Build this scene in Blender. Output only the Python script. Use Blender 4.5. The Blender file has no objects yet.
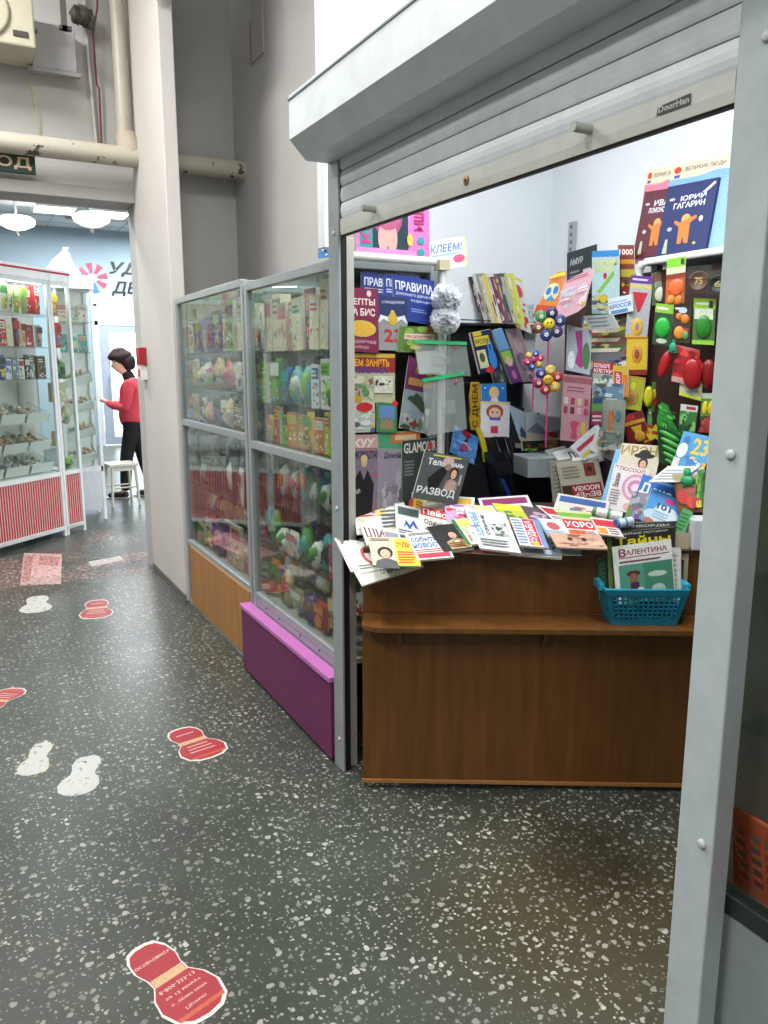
import bpy, bmesh, math, random
from mathutils import Vector, Matrix
from math import sin, cos, pi, radians, atan, sqrt
S = bpy.context.scene
COL = S.collection
# ------------------------------------------------------------ camera, world, lights, exposure
F = 780.0
PITCH = atan(147 / F)
YAW = atan(428 / sqrt(F * F + 147 * 147))
CAM = Vector((0, 0, 1.5))
FW = Vector((sin(YAW) * cos(PITCH), cos(YAW) * cos(PITCH), -sin(PITCH)))
RT = Vector((cos(YAW), -sin(YAW), 0))
UP = RT.cross(FW)
cd = bpy.data.cameras.new('camera'); cam = bpy.data.objects.new('camera', cd); COL.objects.link(cam)
cd.sensor_fit = 'VERTICAL'; cd.sensor_height = 36; cd.lens = F * 36 / 1024; cd.clip_start = 0.05
cam.matrix_world = Matrix(((RT.x, UP.x, -FW.x, CAM.x), (RT.y, UP.y, -FW.y, CAM.y), (RT.z, UP.z, -FW.z, CAM.z), (0, 0, 0, 1)))
S.camera = cam
S.view_settings.view_transform = 'Standard'; S.view_settings.look = 'None'
S.view_settings.gamma = 1; S.view_settings.use_curve_mapping = False
S.view_settings.exposure = 0.0
w = bpy.data.worlds.new('world'); S.world = w; w.use_nodes = True
w.node_tree.nodes['Background'].inputs[0].default_value = (0.86, 0.93, 1.0, 1)
w.node_tree.nodes['Background'].inputs[1].default_value = 5.0
S.cycles.max_bounces = 10; S.cycles.transparent_max_bounces = 16
S.cycles.glossy_bounces = 4; S.cycles.sample_clamp_indirect = 4
S.cycles.use_denoising = True
S.cycles.caustics_reflective = False; S.cycles.caustics_refractive = False

def area(name, loc, size, power, col=(1, 1, 1), rot=(0, 0, 0)):
    l = bpy.data.lights.new(name, 'AREA'); l.shape = 'RECTANGLE'; l.size, l.size_y = size
    l.energy = power; l.color = col
    o = bpy.data.objects.new(name, l); COL.objects.link(o); o.location = loc; o.rotation_euler = rot
    return o
COOL = (0.93, 0.98, 1.0)
HALL_FILLS = [(-.8, -1.8), (.5, 2.0), (-.5, 4.2), (-2.4, .9)]  # out of view, placed for brightness; last one added to light the shutter
for (x_, y_), e_ in zip(HALL_FILLS, (70, 65, 115, 110)): area('hall_fill', (x_, y_, 4.22), (.55, 1.15), e_, (1, .975, .95))
KIOSK_LAMPS = [(1.52, 1.95), (1.6, 1.2)]
for x_, y_ in KIOSK_LAMPS: area('kiosk_light', (x_, y_, 2.93), (.5, .5), 19, COOL)
FAR_LAMPS = [(1.55, 13.6), (2.35, 13.6), (.4, 10), (3.0, 10), (.4, 7.4), (3.4, 14.2)]
for x_, y_ in FAR_LAMPS: area('shop_light', (x_, y_, 3.8), (.58, .58), 90, COOL)

# ------------------------------------------------------------ helpers
def at(px, py, p0, n):
    d = FW * F + RT * (px - 384) - UP * (py - 512)
    n = Vector(n); p0 = Vector(p0)
    return CAM + d * ((p0 - CAM).dot(n) / d.dot(n))
def lin(c): return c / 12.92 if c <= .04045 else ((c + .055) / 1.055) ** 2.4
def rgb(h): return tuple(lin(int(h[i:i + 2], 16) / 255) for i in (0, 2, 4))
MATS = {}
def mat(key):
    """'rrggbb' plain, 'rrggbb:rough', 'rrggbb:rough:metal' or a named special"""
    if key in MATS: return MATS[key]
    p = key.split(':')
    m = bpy.data.materials.new('paint_' + p[0]); m.use_nodes = True
    nt = m.node_tree; b = nt.nodes['Principled BSDF']
    r = float(p[1]) if len(p) > 1 else .45
    b.inputs['Roughness'].default_value = r
    if len(p) > 2: b.inputs['Metallic'].default_value = float(p[2])
    c = rgb(p[0])
    pr_ = len(p) == 1
    nz = nt.nodes.new('ShaderNodeTexNoise'); nz.inputs['Scale'].default_value = 150 if pr_ else 9; nz.inputs['Detail'].default_value = 5 if pr_ else 3; nz.inputs['Roughness'].default_value = .75
    tc = nt.nodes.new('ShaderNodeTexCoord'); nt.links.new(tc.outputs['Object'], nz.inputs['Vector'])
    mx = nt.nodes.new('ShaderNodeMixRGB')
    lo, hi = (.74, 1.12) if pr_ else (.93, 1.05)
    mx.inputs[1].default_value = tuple(x * lo for x in c) + (1,); mx.inputs[2].default_value = tuple(min(1, x * hi) for x in c) + (1,)
    rm = nt.nodes.new('ShaderNodeMapRange'); rm.inputs[1].default_value = .32; rm.inputs[2].default_value = .62
    nt.links.new(nz.outputs['Fac'], rm.inputs[0]); nt.links.new(rm.outputs[0], mx.inputs[0]); nt.links.new(mx.outputs[0], b.inputs['Base Color'])
    MATS[key] = m
    return m
def newmat(key):
    m = bpy.data.materials.new(key); m.use_nodes = True; MATS[key] = m
    return m, m.node_tree, m.node_tree.nodes['Principled BSDF']
def N(nt, t, **kw):
    n = nt.nodes.new('ShaderNode' + t)
    for k, v in kw.items():
        if k in n.inputs: n.inputs[k].default_value = v
        else: setattr(n, k, v)
    return n
def ramp(nt, fac, stops):
    r = N(nt, 'ValToRGB'); e = r.color_ramp.elements
    while len(e) < len(stops): e.new(.5)
    for i, (p, c) in enumerate(stops): e[i].position = p; e[i].color = tuple(c) + (1,)
    nt.links.new(fac, r.inputs[0]); return r.outputs[0]
def math_(nt, op, a, b):
    m = N(nt, 'Math', operation=op)
    for i, x in enumerate((a, b)):
        if isinstance(x, (int, float)): m.inputs[i].default_value = x
        else: nt.links.new(x, m.inputs[i])
    return m.outputs[0]
def mix(nt, fac, a, b):
    m = N(nt, 'MixRGB')
    for i, x in enumerate((fac, a, b)):
        if isinstance(x, (int, float)): m.inputs[i].default_value = x
        elif isinstance(x, tuple): m.inputs[i].default_value = x + (1,)
        else: nt.links.new(x, m.inputs[i])
    return m.outputs[0]

def mk_floor():
    m, nt, b = newmat('terrazzo')
    tc = N(nt, 'TexCoord'); P = tc.outputs['Object']
    nz = N(nt, 'TexNoise', Scale=38.0, Detail=2.0); nt.links.new(P, nz.inputs['Vector'])
    dv = N(nt, 'VectorMath', operation='MULTIPLY_ADD'); dv.inputs[1].default_value = (.024,) * 3
    nt.links.new(nz.outputs['Color'], dv.inputs[0]); nt.links.new(P, dv.inputs[2])
    chips = None
    for sc, thr, lo in ((34., .37, .30), (68., .38, .34)):
        v = N(nt, 'TexVoronoi', Scale=sc, Randomness=1.0); v.voronoi_dimensions = '2D'
        nt.links.new(dv.outputs[0], v.inputs['Vector'])
        sp = N(nt, 'SeparateColor'); nt.links.new(v.outputs['Color'], sp.inputs[0])
        sel = math_(nt, 'SUBTRACT', sp.outputs[0], lo)
        t = math_(nt, 'MULTIPLY', sel, thr * 1.2)
        c = math_(nt, 'LESS_THAN', v.outputs['Distance'], t)
        tone = math_(nt, 'MULTIPLY', c, math_(nt, 'ADD', math_(nt, 'MULTIPLY', sp.outputs[1], .65), .35))
        chips = tone if chips is None else math_(nt, 'MAXIMUM', chips, tone)
    n2 = N(nt, 'TexNoise', Scale=1.6, Detail=5.0, Roughness=.6); nt.links.new(P, n2.inputs['Vector'])
    n3 = N(nt, 'TexNoise', Scale=260.0, Detail=2.0); nt.links.new(P, n3.inputs['Vector'])
    base = ramp(nt, n2.outputs['Fac'], [(.3, rgb('343931')), (.7, rgb('484e46'))])
    base = mix(nt, math_(nt, 'MULTIPLY', n3.outputs['Fac'], .4), base, rgb('20241f'))
    # brown dirt trodden in before the kiosk counter
    def blob(cx, cy, r0, r1):
        d = N(nt, 'VectorMath', operation='DISTANCE'); nt.links.new(P, d.inputs[0]); d.inputs[1].default_value = (cx, cy, 0)
        dd = math_(nt, 'ADD', d.outputs['Value'], math_(nt, 'MULTIPLY', n2.outputs['Fac'], .35))
        mr = N(nt, 'MapRange'); mr.interpolation_type = 'SMOOTHSTEP'
        mr.inputs['From Min'].default_value = r0; mr.inputs['From Max'].default_value = r1
        mr.inputs['To Min'].default_value = 1; mr.inputs['To Max'].default_value = 0
        nt.links.new(dd, mr.inputs['Value']); return mr.outputs['Result']
    st = blob(1.45, 1.35, .3, .95)
    base = mix(nt, math_(nt, 'MULTIPLY', st, .8), base, rgb('453c28'))
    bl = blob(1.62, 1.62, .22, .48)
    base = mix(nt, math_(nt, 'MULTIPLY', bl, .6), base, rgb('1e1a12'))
    n4 = N(nt, 'TexNoise', Scale=3.0, Detail=3.0); nt.links.new(P, n4.inputs['Vector'])
    cc = ramp(nt, n4.outputs['Fac'], [(.35, rgb('83867b')), (.65, rgb('b4b5aa'))])
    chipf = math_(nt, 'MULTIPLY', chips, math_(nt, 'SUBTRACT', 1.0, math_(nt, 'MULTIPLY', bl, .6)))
    nt.links.new(mix(nt, chipf, base, cc), b.inputs['Base Color'])
    rr = N(nt, 'MapRange'); nt.links.new(n2.outputs['Fac'], rr.inputs['Value'])
    rr.inputs['To Min'].default_value = .24; rr.inputs['To Max'].default_value = .40; b.inputs['IOR'].default_value = 1.55
    nt.links.new(rr.outputs['Result'], b.inputs['Roughness'])
mk_floor()
def mk_wall(key, hexc, amt=.08, rough=.75, sc=2.5):
    m, nt, b = newmat(key)
    P = N(nt, 'TexCoord').outputs['Object']
    n = N(nt, 'TexNoise', Scale=sc, Detail=6.0, Roughness=.65); nt.links.new(P, n.inputs['Vector'])
    c = rgb(hexc)
    nt.links.new(ramp(nt, n.outputs['Fac'], [(.25, tuple(x * (1 - amt) for x in c)), (.75, tuple(min(1, x * (1 + amt)) for x in c))]), b.inputs['Base Color'])
    b.inputs['Roughness'].default_value = rough
    n2 = N(nt, 'TexNoise', Scale=120.0); nt.links.new(P, n2.inputs['Vector'])
    bp = N(nt, 'Bump', Strength=.08, Distance=.01); nt.links.new(n2.outputs['Fac'], bp.inputs['Height']); nt.links.new(bp.outputs[0], b.inputs['Normal'])
mk_wall('plaster', 'bcbbb8'); mk_wall('kiosk_wall', 'dfe3e8', .03); mk_wall('column_paint', 'd3cfca', .05)
mk_wall('blue_wall', '9aadba', .04); mk_wall('ceiling_white', 'dcdad6', .03); mk_wall('grey_plaster', 'a9a7a3', .08)
def mk_wood(key, a, b_, rough=.38):
    m, nt, b = newmat(key)
    P = N(nt, 'TexCoord').outputs['Object']
    mp = N(nt, 'Mapping'); mp.inputs['Scale'].default_value = (14, 14, 1.1); nt.links.new(P, mp.inputs[0])
    n = N(nt, 'TexNoise', Scale=2.2, Detail=7.0, Roughness=.6); nt.links.new(mp.outputs[0], n.inputs['Vector'])
    nt.links.new(ramp(nt, n.outputs['Fac'], [(.3, rgb(a)), (.7, rgb(b_))]), b.inputs['Base Color'])
    b.inputs['Roughness'].default_value = rough
mk_wood('desk_wood', '583614', '734a20'); mk_wood('panel_wood', '9c6c3c', 'b3824e', .5)
def mk_glass(key='glass', tint=(.93, .97, .95), refl=1.0):
    m, nt, b = newmat(key); nt.nodes.remove(b)
    out = [n for n in nt.nodes if n.type == 'OUTPUT_MATERIAL'][0]
    t = N(nt, 'BsdfTransparent'); t.inputs[0].default_value = tint + (1,)
    g = N(nt, 'BsdfGlossy', Roughness=.01); f = N(nt, 'Fresnel', IOR=1.5)
    bf = N(nt, 'NewGeometry').outputs['Backfacing']   # the far face of the pane reflects like the near one
    nt.links.new(math_(nt, 'SUBTRACT', 1.5, math_(nt, 'MULTIPLY', bf, 1.5 - 1 / 1.5)), f.inputs['IOR'])
    mx = N(nt, 'MixShader'); nt.links.new(math_(nt, 'MULTIPLY', f.outputs[0], refl), mx.inputs[0])
    nt.links.new(t.outputs[0], mx.inputs[1]); nt.links.new(g.outputs[0], mx.inputs[2]); nt.links.new(mx.outputs[0], out.inputs[0])
mk_glass(); mk_glass('acrylic', (.9, .92, .92), .8)
def mk_film(key, hexc, a):
    m, nt, b = newmat(key); b.inputs['Base Color'].default_value = rgb(hexc) + (1,); b.inputs['Roughness'].default_value = .18
    b.inputs['Alpha'].default_value = a
mk_film('film', 'e4e8ea', .14); mk_film('folder_film', 'a9b4b2', .27); mk_film('bag_film', 'f0f0ee', .8)
def mk_emit(key, hexc, s):
    m, nt, b = newmat(key); b.inputs['Base Color'].default_value = rgb(hexc) + (1,)
    b.inputs['Emission Color'].default_value = rgb(hexc) + (1,); b.inputs['Emission Strength'].default_value = s
def mk_tulle():
    m, nt, b = newmat('tulle'); nt.nodes.remove(b)
    out = [n for n in nt.nodes if n.type == 'OUTPUT_MATERIAL'][0]
    d = N(nt, 'BsdfDiffuse'); d.inputs[0].default_value = (.93, .94, .97, 1); t = N(nt, 'BsdfTranslucent'); t.inputs[0].default_value = (.93, .94, .97, 1)
    mx = N(nt, 'MixShader'); mx.inputs[0].default_value = .5; nt.links.new(d.outputs[0], mx.inputs[1]); nt.links.new(t.outputs[0], mx.inputs[2]); nt.links.new(mx.outputs[0], out.inputs[0])
mk_tulle()
mk_emit('lamp_on', 'ffffff', 6); mk_emit('lamp_strip', 'ffffff', 45); mk_emit('lamp_glow', 'fffaf2', 1.1)
def mk_peel():
    m, nt, b = newmat('peeling_pipe')
    P = N(nt, 'TexCoord').outputs['Object']
    n = N(nt, 'TexNoise', Scale=11.0, Detail=4.0, Roughness=.55); nt.links.new(P, n.inputs['Vector'])
    f = ramp(nt, n.outputs['Fac'], [(.655, (0, 0, 0)), (.665, (1, 1, 1))])
    nt.links.new(mix(nt, f, rgb('b9b4a4'), rgb('4c4a46')), b.inputs['Base Color']); b.inputs['Roughness'].default_value = .4
mk_peel()
def mk_worn(key, hexc, thr=.5):
    """sticker or paint worn through in patches to the floor colour"""
    m, nt, b = newmat(key)
    P = N(nt, 'TexCoord').outputs['Object']
    n = N(nt, 'TexNoise', Scale=30.0, Detail=5.0, Roughness=.7); nt.links.new(P, n.inputs['Vector'])
    f = ramp(nt, n.outputs['Fac'], [(thr - .02, (1, 1, 1)), (thr + .02, (0, 0, 0))])
    b.inputs['Base Color'].default_value = rgb(hexc) + (1,); nt.links.new(f, b.inputs['Alpha']); b.inputs['Roughness'].default_value = .4
mk_worn('worn_white', 'b9bcb6', .61); mk_worn('worn_red', 'b0585a', .48); mk_worn('worn_pink', 'c09a96', .46); mk_worn('worn_pale', 'cfa8a4', .58); mk_worn('worn_cream', 'cfc09a', .47); mk_worn('worn_tape', 'ab8f8a', .46); mk_worn('patchy_blue', '8fa8b4', .42)
PLA = '8f9698:.35'
ALU = 'a4adaf:.35:.35'; WHT = 'dfe3e3:.4'; SHUT = 'd3dce0:.5'

TXT = {}
def text_mesh(s, bold=.02, ital=0):
    k = (s, bold, ital)
    if k not in TXT:
        c = bpy.data.curves.new('lettering', 'FONT'); c.body = s; c.resolution_u = 2; c.offset = bold; c.shear = ital
        o = bpy.data.objects.new('lettering', c); COL.objects.link(o)
        bpy.context.view_layer.update()
        ev = o.evaluated_get(bpy.context.evaluated_depsgraph_get()); me = ev.to_mesh()
        vs = [(v.co.x, v.co.y) for v in me.vertices]; fs = [tuple(p.vertices) for p in me.polygons]
        ev.to_mesh_clear(); bpy.data.objects.remove(o); bpy.data.curves.remove(c)
        x0 = min(v[0] for v in vs); x1 = max(v[0] for v in vs); y0 = min(v[1] for v in vs); y1 = max(v[1] for v in vs)
        TXT[k] = ([((x - x0) / (x1 - x0), (y - y0) / (y1 - y0)) for x, y in vs], fs)
    return TXT[k]

class MB:
    def __init__(s): s.v = []; s.f = []; s.m = []; s.keys = []; s.smooth = []
    def add(s, vs, fs, key, sm=False):
        if key not in s.keys: s.keys.append(key)
        k = s.keys.index(key); n = len(s.v)
        s.v += [tuple(v) for v in vs]; s.f += [tuple(i + n for i in f) for f in fs]; s.m += [k] * len(fs); s.smooth += [sm] * len(fs)
        return s
    def box(s, a, b, key):
        x0, y0, z0 = a; x1, y1, z1 = b
        x0, x1 = sorted((x0, x1)); y0, y1 = sorted((y0, y1)); z0, z1 = sorted((z0, z1))
        return s.add([(x0, y0, z0), (x1, y0, z0), (x1, y1, z0), (x0, y1, z0), (x0, y0, z1), (x1, y0, z1), (x1, y1, z1), (x0, y1, z1)],
              [(0, 3, 2, 1), (4, 5, 6, 7), (0, 1, 5, 4), (1, 2, 6, 5), (2, 3, 7, 6), (3, 0, 4, 7)], key)
    def prism(s, poly, z0, z1, key, ax=2):
        n = len(poly)
        def P(u, v, t): return (u, v, t) if ax == 2 else ((u, t, v) if ax == 1 else (t, u, v))
        return s.add([P(u, v, z0) for u, v in poly] + [P(u, v, z1) for u, v in poly],
              [tuple(range(n))[::-1], tuple(range(n, 2 * n))] + [(i, (i + 1) % n, n + (i + 1) % n, n + i) for i in range(n)], key)
    def flat(s, poly, z, key): return s.add([(x, y, z) for x, y in poly], [tuple(range(len(poly)))], key)
    def tube(s, pts, r, key, n=10):
        pts = [Vector(p) for p in pts]; vs = []; fs = []
        rs = r if isinstance(r, (list, tuple)) else [r] * len(pts)
        for i, p in enumerate(pts):
            t = (pts[min(i + 1, len(pts) - 1)] - pts[max(i - 1, 0)]).normalized()
            a = t.cross(Vector((0, 0, 1)) if abs(t.z) < .9 else Vector((1, 0, 0))).normalized(); b = t.cross(a)
            vs += [p + (a * cos(2 * pi * k / n) + b * sin(2 * pi * k / n)) * rs[i] for k in range(n)]
        for i in range(len(pts) - 1):
            for k in range(n): fs.append((i * n + k, i * n + (k + 1) % n, (i + 1) * n + (k + 1) % n, (i + 1) * n + k))
        s.add(vs, fs, key, True)
        s.add(vs[:n], [tuple(range(n))], key); s.add(vs[-n:], [tuple(range(n))[::-1]], key); return s
    def lathe(s, c, prof, key, n=16, ax=2):
        vs = []
        for r, h in prof:
            for k in range(n):
                a = 2 * pi * k / n; u, v = r * cos(a), r * sin(a)
                vs.append((c[0] + u, c[1] + v, c[2] + h) if ax == 2 else ((c[0] + h, c[1] + u, c[2] + v) if ax == 0 else (c[0] + u, c[1] + h, c[2] + v)))
        fs = [(i * n + k, i * n + (k + 1) % n, (i + 1) * n + (k + 1) % n, (i + 1) * n + k) for i in range(len(prof) - 1) for k in range(n)]
        fs += [tuple(range(n))[::-1], tuple(range((len(prof) - 1) * n, len(prof) * n))]
        return s.add(vs, fs, key, True)
    def blob(s, c, r, key, seed=0, amt=.15, flatz=1, n=10, m=7):
        rd = random.Random(seed); ph = [rd.uniform(0, 6.3) for _ in range(6)]
        vs = []
        rx, ry, rz = r if isinstance(r, (tuple, list)) else (r, r, r)
        for i in range(m + 1):
            t = pi * i / m
            for k in range(n):
                a = 2 * pi * k / n
                q = 1 + amt * (sin(3 * a + ph[0] + 2 * t) * .5 + sin(5 * t + ph[1] + a) * .5 + sin(7 * a + ph[2]) * .3 * sin(t))
                vs.append((c[0] + rx * sin(t) * cos(a) * q, c[1] + ry * sin(t) * sin(a) * q, c[2] + rz * cos(t) * q))
        return s.add(vs, [(i * n + k, (i + 1) * n + k, (i + 1) * n + (k + 1) % n, i * n + (k + 1) % n) for i in range(m) for k in range(n)], key, True)
    def dome(s, cx, cy, rx, ry, h, z, key, n=18, m=5):
        vs = []
        for i in range(m + 1):
            t = pi / 2 * i / m
            vs += [(cx + rx * cos(t) * cos(2 * pi * k / n), cy + ry * cos(t) * sin(2 * pi * k / n), z + h * sin(t)) for k in range(n)]
        return s.add(vs, [(i * n + k, i * n + (k + 1) % n, (i + 1) * n + (k + 1) % n, (i + 1) * n + k) for i in range(m) for k in range(n)], key, True)
    def disc(s, cx, cy, rx, ry, z, key, n=20, a0=0, a1=2 * pi):
        return s.flat([(cx + rx * cos(a0 + (a1 - a0) * k / n), cy + ry * sin(a0 + (a1 - a0) * k / n)) for k in range(n)], z, key)
    def build(s, name, parent=None, loc=None, mw=None, bevel=0):
        me = bpy.data.meshes.new(name); me.from_pydata(s.v, [], s.f)
        for k in s.keys: me.materials.append(MATS[k] if k in MATS else mat(k))
        for p, k, sm in zip(me.polygons, s.m, s.smooth): p.material_index = k; p.use_smooth = sm
        me.update()
        o = bpy.data.objects.new(name, me); COL.objects.link(o)
        if parent: o.parent = parent
        if loc: o.location = loc
        if mw is not None: o.matrix_world = mw
        if bevel:
            bm = o.modifiers.new('bevel', 'BEVEL'); bm.width = bevel; bm.segments = 2; bm.limit_method = 'ANGLE'; bm.angle_limit = 1
        return o
def tag(o, label, cat, group=None):
    o['label'] = label; o['category'] = cat
    if group: o['group'] = group
    return o
def thing(name, label, cat, loc=(0, 0, 0), mw=None, group=None, rz=0):
    o = bpy.data.objects.new(name, None); COL.objects.link(o); o.location = loc; o.rotation_euler = (0, 0, rz)
    o.empty_display_size = .05
    if mw is not None: o.matrix_world = mw
    return tag(o, label, cat, group)
def struct(name, mb, bevel=0):
    o = mb.build(name, bevel=bevel); o['kind'] = 'structure'; return o

# ---- printed matter -------------------------------------------------------------------------
def prints(mb, W, H, items, z0=0., rnd=None):
    """draws printed areas on a sheet W x H (origin bottom centre) in thin layers"""
    z = z0
    X = lambda x: (x - .5) * W
    Y = lambda y: y * H
    for it in items:
        z += .00022; k = it[0]
        if k == 'r': mb.flat([(X(it[1]), Y(it[2])), (X(it[3]), Y(it[2])), (X(it[3]), Y(it[4])), (X(it[1]), Y(it[4]))], z, it[5])
        elif k == 'o': mb.disc(X(it[1]), Y(it[2]), it[3] * W, it[4] * H, z, it[5])
        elif k == 'g': mb.flat([(X(a), Y(b)) for a, b in it[1]], z, it[2])
        elif k == 'd': mb.dome(X(it[1]), Y(it[2]), it[3] * W, it[4] * H, it[5] * .45, z, it[6])
        elif k in 'tiv':
            vs, fs = text_mesh(it[5], .025, .25 if k == 'i' else 0)
            x, y, w_, h_ = it[1:5]
            if k == 'v': mb.add([(X(x + w_ * (1 - v)), Y(y + h_ * u), z) for u, v in vs], fs, it[6])
            else: mb.add([(X(x + w_ * u), Y(y + h_ * v), z) for u, v in vs], fs, it[6])
        elif k == 'T':   # upside-down lettering
            vs, fs = text_mesh(it[5], .025); x, y, w_, h_ = it[1:5]
            mb.add([(X(x + w_ * (1 - u)), Y(y + h_ * (1 - v)), z) for u, v in vs], fs, it[6])
        elif k == 'l':
            _, x, y, w_, h_, n, c = it; rd = random.Random(n * 7 + int(x * 100))
            for i in range(n):
                yy = y + h_ * (i + .25) / n
                mb.flat([(X(x), Y(yy)), (X(x + w_ * rd.uniform(.65, 1)), Y(yy))][0:2] + [(X(x + w_ * .9), Y(yy + h_ * .5 / n)), (X(x), Y(yy + h_ * .5 / n))], z, c)
        elif k == 'm':   # photo-like collage
            _, x, y, w_, h_, sd, cs = it; rd = random.Random(sd)
            n = 20
            for i in range(n):
                z += .00008; c = rd.choice(cs); cx = x + w_ * rd.random(); cy = y + h_ * rd.random()
                rx = w_ * rd.uniform(.04, .24); ry = h_ * rd.uniform(.03, .2)
                pts = []
                a0 = rd.random() * 6; m_ = rd.choice((4, 5, 9))
                for q in range(m_):
                    a = a0 + 2 * pi * q / m_; pts.append((min(x + w_, max(x, cx + rx * cos(a))), min(y + h_, max(y, cy + ry * sin(a)))))
                if len(set(pts)) > 2: mb.flat([(X(a), Y(b)) for a, b in pts], z, c)
        elif k == 'f':   # portrait: hair, face, eyes, mouth, shoulders
            _, cx, cy, s_, hair, top = it; a = W / H
            P = lambda dx, dy: (X(cx + dx * s_), Y(cy + dy * s_ * a))
            mb.flat([P(-1.5, -2.9), P(1.5, -2.9), P(1.25, -1.5), P(.4, -1.05), P(-.4, -1.05), P(-1.25, -1.5)], z, top)
            mb.disc(*P(0, .12), .95 * s_ * W, 1.15 * s_ * W, z + .00006, hair)
            mb.disc(*P(0, -.1), .62 * s_ * W, .85 * s_ * W, z + .00012, 'd9a88c')
            for q in (-.25, .25): mb.disc(*P(q, .05), .1 * s_ * W, .06 * s_ * W, z + .00018, '2a1c18', 8)
            mb.disc(*P(0, -.5), .2 * s_ * W, .08 * s_ * W, z + .00018, 'a83238', 8); z += .00018
    return z
def warp(mb, i0, q8, plane, mw, W, H):
    """sheets lie a little skewed or curled in their plane: move the flat outline onto the four seen corners"""
    p0, n = plane; n = mw.to_3x3().col[2]; o = mw.to_translation(); inv = mw.inverted()
    c = [inv @ at(q8[2 * k], q8[2 * k + 1], o, n) for k in range(4)]   # TL TR BL BR
    for i in range(i0, len(mb.v)):
        x, y, z = mb.v[i]; u = x / W + .5; v = y / H
        t_ = c[0] * (1 - u) + c[1] * u; b_ = c[2] * (1 - u) + c[3] * u; p = b_ * (1 - v) + t_ * v
        mb.v[i] = (p.x, p.y, z)
def par(q): return tuple(q) if len(q) == 8 else tuple(q) + (q[2] + q[4] - q[0], q[3] + q[5] - q[1])
def frame_of(plane, q, off=0.):
    p0, n = plane; n = Vector(n).normalized()
    if n.dot(CAM - Vector(p0)) < 0: n = -n
    p0 = Vector(p0) + n * off
    a = at(q[0], q[1], p0, n); b = at(q[2], q[3], p0, n); c = at(q[4], q[5], p0, n)
    u = b - a; W = u.length; u.normalize(); v = a - c; v = v - u * v.dot(u); H = v.length; v.normalize()
    nn = u.cross(v)
    o = a - v * H + u * (W / 2)
    return Matrix(((u.x, v.x, nn.x, o.x), (u.y, v.y, nn.y, o.y), (u.z, v.z, nn.z, o.z), (0, 0, 0, 1))), W, H
def card(name, label, cat, plane, q, base, pr=(), th=.004, off=0., group=None, puff=0, edge='d8d4ca', spine=None, outline=None):
    """a booklet, box or packet lying in a real plane; q = image corners top-left, top-right, bottom-left"""
    q = par(q)
    mw, W, H = frame_of(plane, q, off)
    mb = MB()
    if outline:
        mb.prism([((x - .5) * W, y * H) for x, y in outline], -th, 0, base)
    elif puff:
        n = 8; vs = []
        for j in range(n + 1):
            for i in range(n + 1):
                x, y = i / n, j / n; vs.append(((x - .5) * W, y * H, puff * (sin(pi * x) * sin(pi * y)) ** .5 + .0012 * sin(17 * x + 9 * y)))
        fr = [(j * (n + 1) + i, j * (n + 1) + i + 1, (j + 1) * (n + 1) + i + 1, (j + 1) * (n + 1) + i) for j in range(n) for i in range(n)]
        mb.add(vs, fr, base, True); mb.add([(x, y, -z * .5 - .001) for x, y, z in vs], [f[::-1] for f in fr], base, True)
    else:
        mb.box((-W / 2, 0, -th), (W / 2, H, 0), edge)
        mb.flat([(-W / 2, 0), (W / 2, 0), (W / 2, H), (-W / 2, H)], .0002, base)
        if spine: mb.box((-W / 2 - .0008, 0, -th - .0005), (-W / 2 + .004, H, .0004), spine)
    if len(pr): prints(mb, W, H, pr, puff * .98 if puff else .0002)
    if len(q) == 8: warp(mb, 0, q, plane, mw, W, H)
    o = mb.build(name, mw=mw)
    return tag(o, label, cat, group), W, H

# ------------------------------------------------------------ the setting
fl = MB().box((-5, -4, -.1), (7, 19, 0), 'terrazzo'); struct('floor', fl)
struct('ceiling', MB().box((-5, -4, 4.3), (4, 5.7, 4.4), 'ceiling_white'))
# wall with the wide opening, at y = 5.8 .. 6.0
wl = MB(); wl.box((-5, 5.8, 2.62), (1.17, 6.0, 4.4), 'plaster'); wl.box((1.17, 5.8, 0), (1.9, 6.0, 4.4), 'plaster'); wl.box((-5, 5.8, 0), (-3.4, 6.0, 2.62), 'plaster')
struct('wall_front', wl)
struct('trim_1', MB().box((-3.4, 5.74, 2.58), (1.17, 6.04, 2.66), 'grey_plaster'), .004)
struct('wall_right', MB().box((1.9, 3.24, 0), (2.05, 6.0, 4.4), 'plaster'))
struct('wall_left', MB().box((-5.1, -4, 0), (-5, 19, 4.4), 'plaster'))
struct('wall_rear', MB().box((-5, -4.1, 0), (7, -4, 4.4), 'plaster'))
struct('column', MB().box((1.17, 4.86, 0), (1.255, 5.8, 4.4), 'column_paint'), .006)
struct('wall_kiosk_back', MB().box((1.9, 3.14, 0), (2.75, 3.24, 4.4), 'kiosk_wall'))
struct('wall_kiosk_side', MB().box((2.62, -4, 0), (2.72, 3.14, 4.4), 'kiosk_wall'))
struct('ceiling_kiosk', MB().box((1.2, -1.2, 3.0), (2.62, 3.14, 3.04), 'ceiling_white'))
struct('wall_kiosk_fascia', MB().box((1.165, -1.2, 2.36), (1.2, 2.6, 3.05), WHT))
struct('trim_2', MB().box((1.155, 2.58, 1.9), (1.2, 2.63, 3.05), 'e6eaea:.35'), .002)
struct('baseboard_1', MB().box((1.163, 4.85, 0), (1.172, 5.8, .05), '6d6a64'))
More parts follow.
